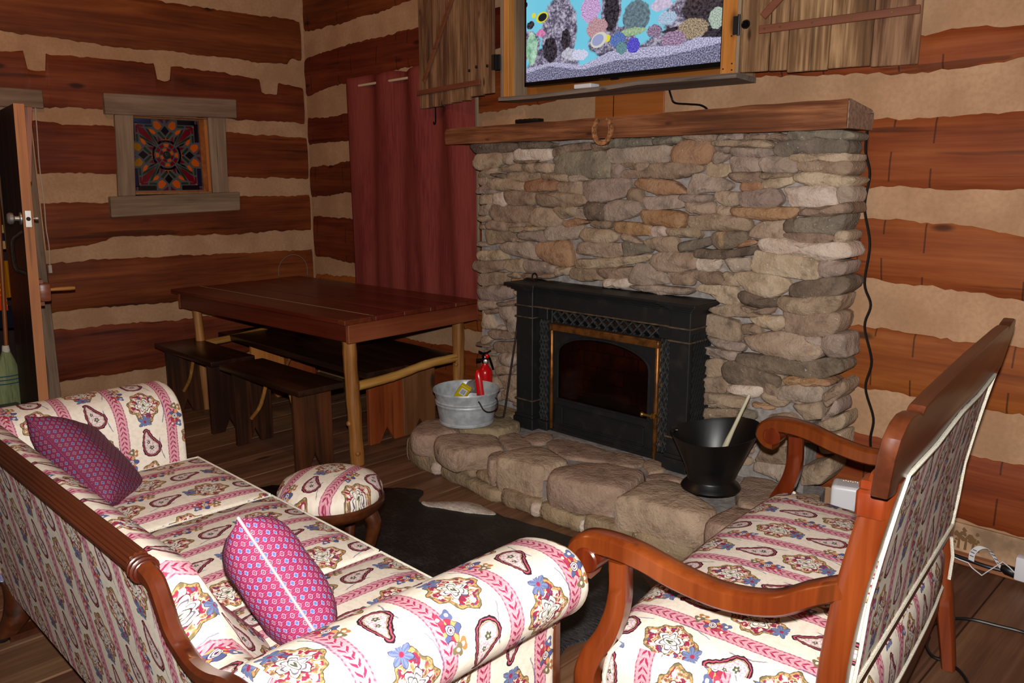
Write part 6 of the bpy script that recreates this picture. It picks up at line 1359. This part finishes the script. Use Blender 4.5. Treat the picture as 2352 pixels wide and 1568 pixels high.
# ------------------------------------------------------------------ things on the hearth
tc = at(1072, 968, z=HZ+.006); TZ = HZ+.008
tub = thing('wash_tub', 'galvanised metal tub with side handles standing on the left end of the hearth', 'tub', (tc.x, tc.y, TZ))
def lt(prof, c, n=36): return MB().lathe(prof, c, n)
mb = lt([(.132, 0), (.140, .004), (.141, .014), (.138, .018), (.141, .026), (.151, .085), (.1535, .098), (.158, .104), (.1545, .110), (.155, .114), (.160, .120), (.156, .126), (.166, .172), (.170, .178), (.172, .172), (.171, .168), (.164, .166), (.150, .10), (.138, .016), (.002, .012)], (tc.x, tc.y, TZ), 40)
obj('shell', mb, M['zinc'], tub, 40)
ang = math.atan2(-CR.y*.55+CF.y*.2, -CR.x*.55)
for dirv in (Vector((CR.x*.62-CF.x*.70, CR.y*.62-CF.y*.70, 0)).normalized(), -Vector((CR.x*.62-CF.x*.70, CR.y*.62-CF.y*.70, 0)).normalized()):
    t = Vector((-dirv.y, dirv.x, 0)); b = Vector((tc.x, tc.y, TZ))
    mb = MB(); mb.tube(spline([b+dirv*.163+t*.055+Vector((0, 0, .148)), b+dirv*.176+t*.056+Vector((0, 0, .140)), b+dirv*.190+t*.045+Vector((0, 0, .11)), b+dirv*.196+t*.02+Vector((0, 0, .095)), b+dirv*.196-t*.02+Vector((0, 0, .095)), b+dirv*.190-t*.045+Vector((0, 0, .11)), b+dirv*.176-t*.056+Vector((0, 0, .140)), b+dirv*.163-t*.055+Vector((0, 0, .148))], 4), .0035, 6)
    obj('handle', mb, M['dark_rust'], tub)
def rotm(c, e): 
    from mathutils import Euler
    return Matrix.Translation(c) @ Euler(e).to_matrix().to_4x4()
fb = at(1063, 884, x=None, y=tc.y-.02)
yb = thing('yellow_box', 'small yellow carton with a white label leaning inside the metal tub', 'box', (fb.x, fb.y, fb.z-.035), world=False); yb.rotation_euler = (R(28), R(32), R(44))
obj('carton', MB().box(-.028, .028, -.012, .012, -.045, .045).bevel(.0015), M['yellow'], yb, 0)
obj('label', MB().box(-.016, .017, -.0128, -.0120, -.012, .032), M['paper'], yb, 0)
mb = MB()
for i in range(7): mb.box(-.012+i*.0037, -.0105+i*.0037+.0006*(i % 3), -.0132, -.0127, -.006, .026)
obj('bar_lines', mb, plain('grey_print', (120,120,140), .6, .3), yb, 0)
mb = MB(); bmesh.ops.create_icosphere(mb.bm, subdivisions=3, radius=.036); mb.warp(.016, 30)
for v in mb.bm.verts: v.co.x *= .7
Bm = Mat('clear_wrap', .12, .6); Bm.color((225,225,228)); Bm.bs.inputs['Transmission Weight'].default_value = .85; Bm.bs.inputs['IOR'].default_value = 1.15
wp = obj('plastic_wrap', mb, Bm.m, None, 20, off=None); wp.location = Vector((fb.x, fb.y, fb.z))+CR*.028+Vector((0, .03, -.018)); tag(wp, 'crumpled clear plastic wrap beside the yellow carton in the tub', 'wrapper')
fb2 = at(1104, 893, y=tc.y-.0)
lg_ = thing('gas_lighter', 'red utility lighter handle sticking up out of the metal tub', 'lighter', (fb2.x, fb2.y, fb2.z-.035), world=False); lg_.rotation_euler = (R(-6), R(-7), R(40))
mb = MB(); mb.loft([[Vector((w_*a, d_*b, z)) for a, b in ((-1, -.6), (-.6, -1), (.6, -1), (1, -.6), (1, .6), (.6, 1), (-.6, 1), (-1, .6))] for z, w_, d_ in ((-.06, .018, .012), (.02, .018, .013), (.085, .017, .013), (.118, .013, .011), (.130, .007, .007), (.133, .002, .002))])
obj('body', mb, M['red'], lg_, 50); obj('seam_slot', MB().box(-.002, .002, -.0138, -.0125, -.04, .10), plain('dark_red', (110,6,10), .4), lg_, 0); obj('trigger', MB().box(-.012, -.004, -.016, -.012, .0, .012), M['black'], lg_, 0)
# fire extinguisher standing behind the tub
ex = at(1114, 850, y=-.235); EX, EYc, EB = ex.x, -.235, HZ-.015
fx = thing('fire_extinguisher', 'red fire extinguisher with black valve standing behind the metal tub', 'extinguisher', (EX, EYc, EB))
s_ = .96
mb = lt([(.002, 0), (.038, 0), (.041, .006), (.041, .190), (.0395, .203), (.034, .216), (.024, .228), (.018, .234), (.017, .252), (.0165, .254), (.002, .254)], (EX, EYc, EB), 28); obj('cylinder', mb, M['red'], fx, 50)
dr_ = CR.copy(); dr_.z = 0; dr_.normalize(); fw = Vector((CF.x, CF.y, 0)).normalized()
def V(a, b, c): return Vector((EX, EYc, EB))+dr_*a+fw*b+Vector((0, 0, c))
mb = MB(); mb.lathe([(.002, .250), (.019, .250), (.020, .268), (.018, .290), (.012, .302), (.002, .304)], (EX, EYc, EB), 16); mb.tube([V(-.01, -.006, .268), V(-.042, -.010, .266), V(-.048, -.010, .266)], [.009, .010, .012], 10)
obj('valve', mb, M['gloss_black'], fx, 40)
mb = MB(); mb.tube([V(-.035, 0, .316), V(-.012, 0, .304), V(.01, 0, .306), V(.034, 0, .318)], .005, 6); mb.tube([V(.014, 0, .300), V(.028, -.002, .27), V(.042, -.004, .225), V(.046, -.004, .212)], [.005, .0065, .0065, .006], 8); obj('lever', mb, M['gloss_black'], fx)
mb = MB(); mb.lathe([(.0125, 0), (.0125, .006), (.009, .008), (.002, .008)], n=16)
for v in mb.bm.verts: c = v.co.copy(); v.co = V(.004+c.x, -.019-c.z, .262+c.y)
obj('gauge', mb, M['chrome'], fx, 40)
mb = MB(); mb.loft([[V(.012*math.cos(2*math.pi*i/12)*s__+.012, -.016+o, .292+.013*math.sin(2*math.pi*i/12)*s__) for i in range(12)] for o, s__ in ((.0, .9), (-.006, 1), (-.010, .7))]); obj('pull_tab', mb, M['red'], fx, 50)
# coal hod with brush
hc = at(1632, 1119, z=HZ+.01); HB = HZ+.012
hod = thing('coal_hod', 'black flared coal hod standing on the hearth right of the stove', 'bucket', (hc.x, hc.y, HB))
prof = [(.110, .118, 0, 0), (.113, .120, .006, 0), (.105, .112, .018, 0), (.088, .094, .034, 0), (.086, .092, .040, 0), (.100, .108, .09, .002), (.126, .140, .16, .005), (.156, .172, .228, .008), (.160, .177, .236, .010), (.158, .175, .237, .010), (.152, .168, .226, .008), (.120, .134, .15, .004), (.086, .09, .05, 0), (.002, .002, .046, 0)]
ax = Vector((CR.x, CR.y, 0)).normalized(); ay = Vector((-ax.y, ax.x, 0)); mb = MB(); rings = []
for rx, ry, z, lean in prof:
    ring = []
    for i in range(40):
        a = 2*math.pi*i/40; fz = max(0, z-.12)/.115; c_, s__ = math.cos(a), math.sin(a)
        sq = 1+.055*fz*(abs(c_*s__)*2)**2
        dz = fz*(.020*c_+.012*c_*c_-.012*(s__ < 0)*s__*s__)
        ring.append(Vector((hc.x, hc.y, HB+z+dz))+ax*(ry*c_*sq+lean*.9)+ay*(rx*s__*sq))
    rings.append(ring)
mb.loft(rings); obj('bucket', mb, M['hod'], hod, 50)
mb = MB(); mb.lathe([(.008, 0), (.008, .006), (.004, .012)], n=12)
for v in mb.bm.verts: c = v.co.copy(); v.co = Vector((hc.x, hc.y, HB+.214))-ax*(.125+c.z)+ay*(.085+c.x)+Vector((0, 0, c.y))
obj('handle_stud', mb, M['hod'], hod, 50)
b0 = Vector((hc.x, hc.y, HB))+ax*.005-ay*.01; 
brs = thing('hearth_brush', 'pale wooden-handled brush standing in the black coal hod', 'brush', tuple(b0))
tp = at(1722, 905, y=hc.y+.07); lo_ = b0+Vector((0, 0, .07))
mb = MB(); P_ = [lo_.lerp(tp, t) for t in (0, .25, .4, .55, .7, .85, .97, 1)]; mb.tube(P_, [.009, .0115, .011, .008, .0072, .007, .0068, .004], 12); obj('handle', mb, wood('pale_handle', (150,144,120), (186,178,150), (206,198,174), 2, .6, .3, 1.5, 0, .15), brs, 60)
mb = MB(); mb.tube([lo_+Vector((0, 0, .01)), lo_-Vector((0, 0, .012))], [.024, .026], 14); obj('head', mb, M['bench_red'], brs, 50)
# white router on the floor behind the chair
rt = at(1950, 1112, z=.20)
ro = thing('wifi_router', 'small white cube router with a dotted top on the floor beside the hearth', 'router', (4.06, -.185, 0), R(18), world=False)
mb = MB(); mb.box(-.058, .058, -.052, .052, .115, .262); mb.bevel(.018, 4); obj('case', mb, M['white'], ro, 50)
mb = MB(); mb.box(-.045, .045, -.040, .040, .0, .117); mb.bevel(.006); obj('stand', mb, M['white'], ro, 30)
mb = MB()
for i in range(8):
    for j in range(8): mb.lathe([(.0026, .2616), (.0022, .2622)], (-.035+i*.010+(j % 2)*.005, -.035+j*.010, 0), 6)
o_ = obj('vent_dots', mb, plain('grey_dots', (150,150,158), .5), ro, 0); o_['kind'] = 'stuff'
Bm = Mat('status_lights', .3); Bm.color((250,190,120)); Bm.bs.inputs['Emission Color'].default_value = (1, .5, .2, 1); Bm.bs.inputs['Emission Strength'].default_value = 1.2
mb = MB()
for i in range(7): mb.lathe([(.0022, .2620), (.0016, .2630)], (-.018+i*.0085, .022+(i % 2)*.006, 0), 6)
obj('status_light', mb, Bm.m, ro, 0)
# cords and bits on the floor by the wall
def floor_tube(name, pts, r, mat, label, cat, z=.006):
    mb = MB(); mb.tube(spline([at(px, py_, z=z) for px, py_ in pts], 6), r, 8); return tag(obj(name, mb, mat), label, cat)
floor_tube('floor_cable', ((2138, 1442), (2150, 1430), (2180, 1421), (2230, 1422), (2290, 1436), (2352, 1452), (2420, 1480)), .0055, M['black'], 'black cable curving across the floor past the chair leg', 'cable')
floor_tube('floor_cable', ((2134, 1462), (2128, 1482), (2140, 1505), (2168, 1518), (2200, 1537), (2222, 1566), (2240, 1620)), .0055, M['black'], 'black cable looping on the floor under the chair towards the lower edge', 'cable')
mb = MB(); mb.tube(spline([at(2160, 1262, y=-.062), at(2185, 1272, y=-.062), at(2220, 1284, y=-.066), at(2262, 1299, y=-.07), at(2300, 1309, y=-.066)], 6), .007, 8); pc = obj('plug_cord', mb, M['black']); tag(pc, 'thick black cord with a plug lying along the baseboard', 'cord')
mb = MB(); c = at(2320, 1311, y=-.07); mb.tube([c-Vector((.03, 0, -.004)), c-Vector((.012, 0, -.002)), c+Vector((.02, 0, -.003)), c+Vector((.028, 0, -.004))], [.010, .019, .018, .010], 12); obj('plug', mb, M['black'], pc, 50)
mb = MB(); mb.tube([at(p[0], p[1], y=-.085) for p in ((2163, 1275), (2185, 1276), (2205, 1285), (2224, 1292), (2232, 1303), (2255, 1321), (2270, 1311), (2303, 1290), (2318, 1302), (2342, 1326), (2370, 1338))], .0022, 6); tag(obj('white_cord', mb, M['white']), 'thin kinked white cord in front of the baseboard', 'cord')
# paper tag looped over the cord
mb = MB(); L1 = [at(2224, 1284, y=-.075), at(2228, 1266, y=-.07), at(2242, 1255, y=-.065), at(2258, 1255, y=-.062), at(2270, 1264, y=-.06), at(2284, 1286, y=-.065), at(2298, 1308, y=-.075)]
rings = []
for i, p in enumerate(spline(L1, 5)):
    wv = Vector((.030, -.012, 0)) if i < 16 else Vector((.024, -.010, -.004))
    nv = Vector((.0, .0006, .0006)); rings.append([p, p+wv*.72, p+wv*.72+nv, p+nv])
mb.loft(rings); tg = obj('warning_tag', mb, M['paper'], None, 40); tag(tg, 'white paper warning tag looped over the black cord by the baseboard', 'tag')
mb = MB(); pts_ = spline(L1, 5)
for i in (3, 5, 7, 20, 22, 24, 26):
    p = pts_[i]; mb.bar(p+Vector((.004, -.0036, .001)), p+Vector((.018, -.0092, .001)), .0012, .003, (pts_[i+1]-pts_[i-1]))
obj('print_line', mb, plain('grey_ink', (90,90,100), .7), tg, 0)
ad = at(2346, 1300, y=-.055); mb = MB(); mb.box(ad.x-.014, ad.x+.05, -.09, -.046, ad.z-.045, ad.z+.045); mb.bevel(.008, 2); tag(obj('power_adapter', mb, M['white'], None, 40), 'white power adapter at the baseboard near the white cord', 'adapter')
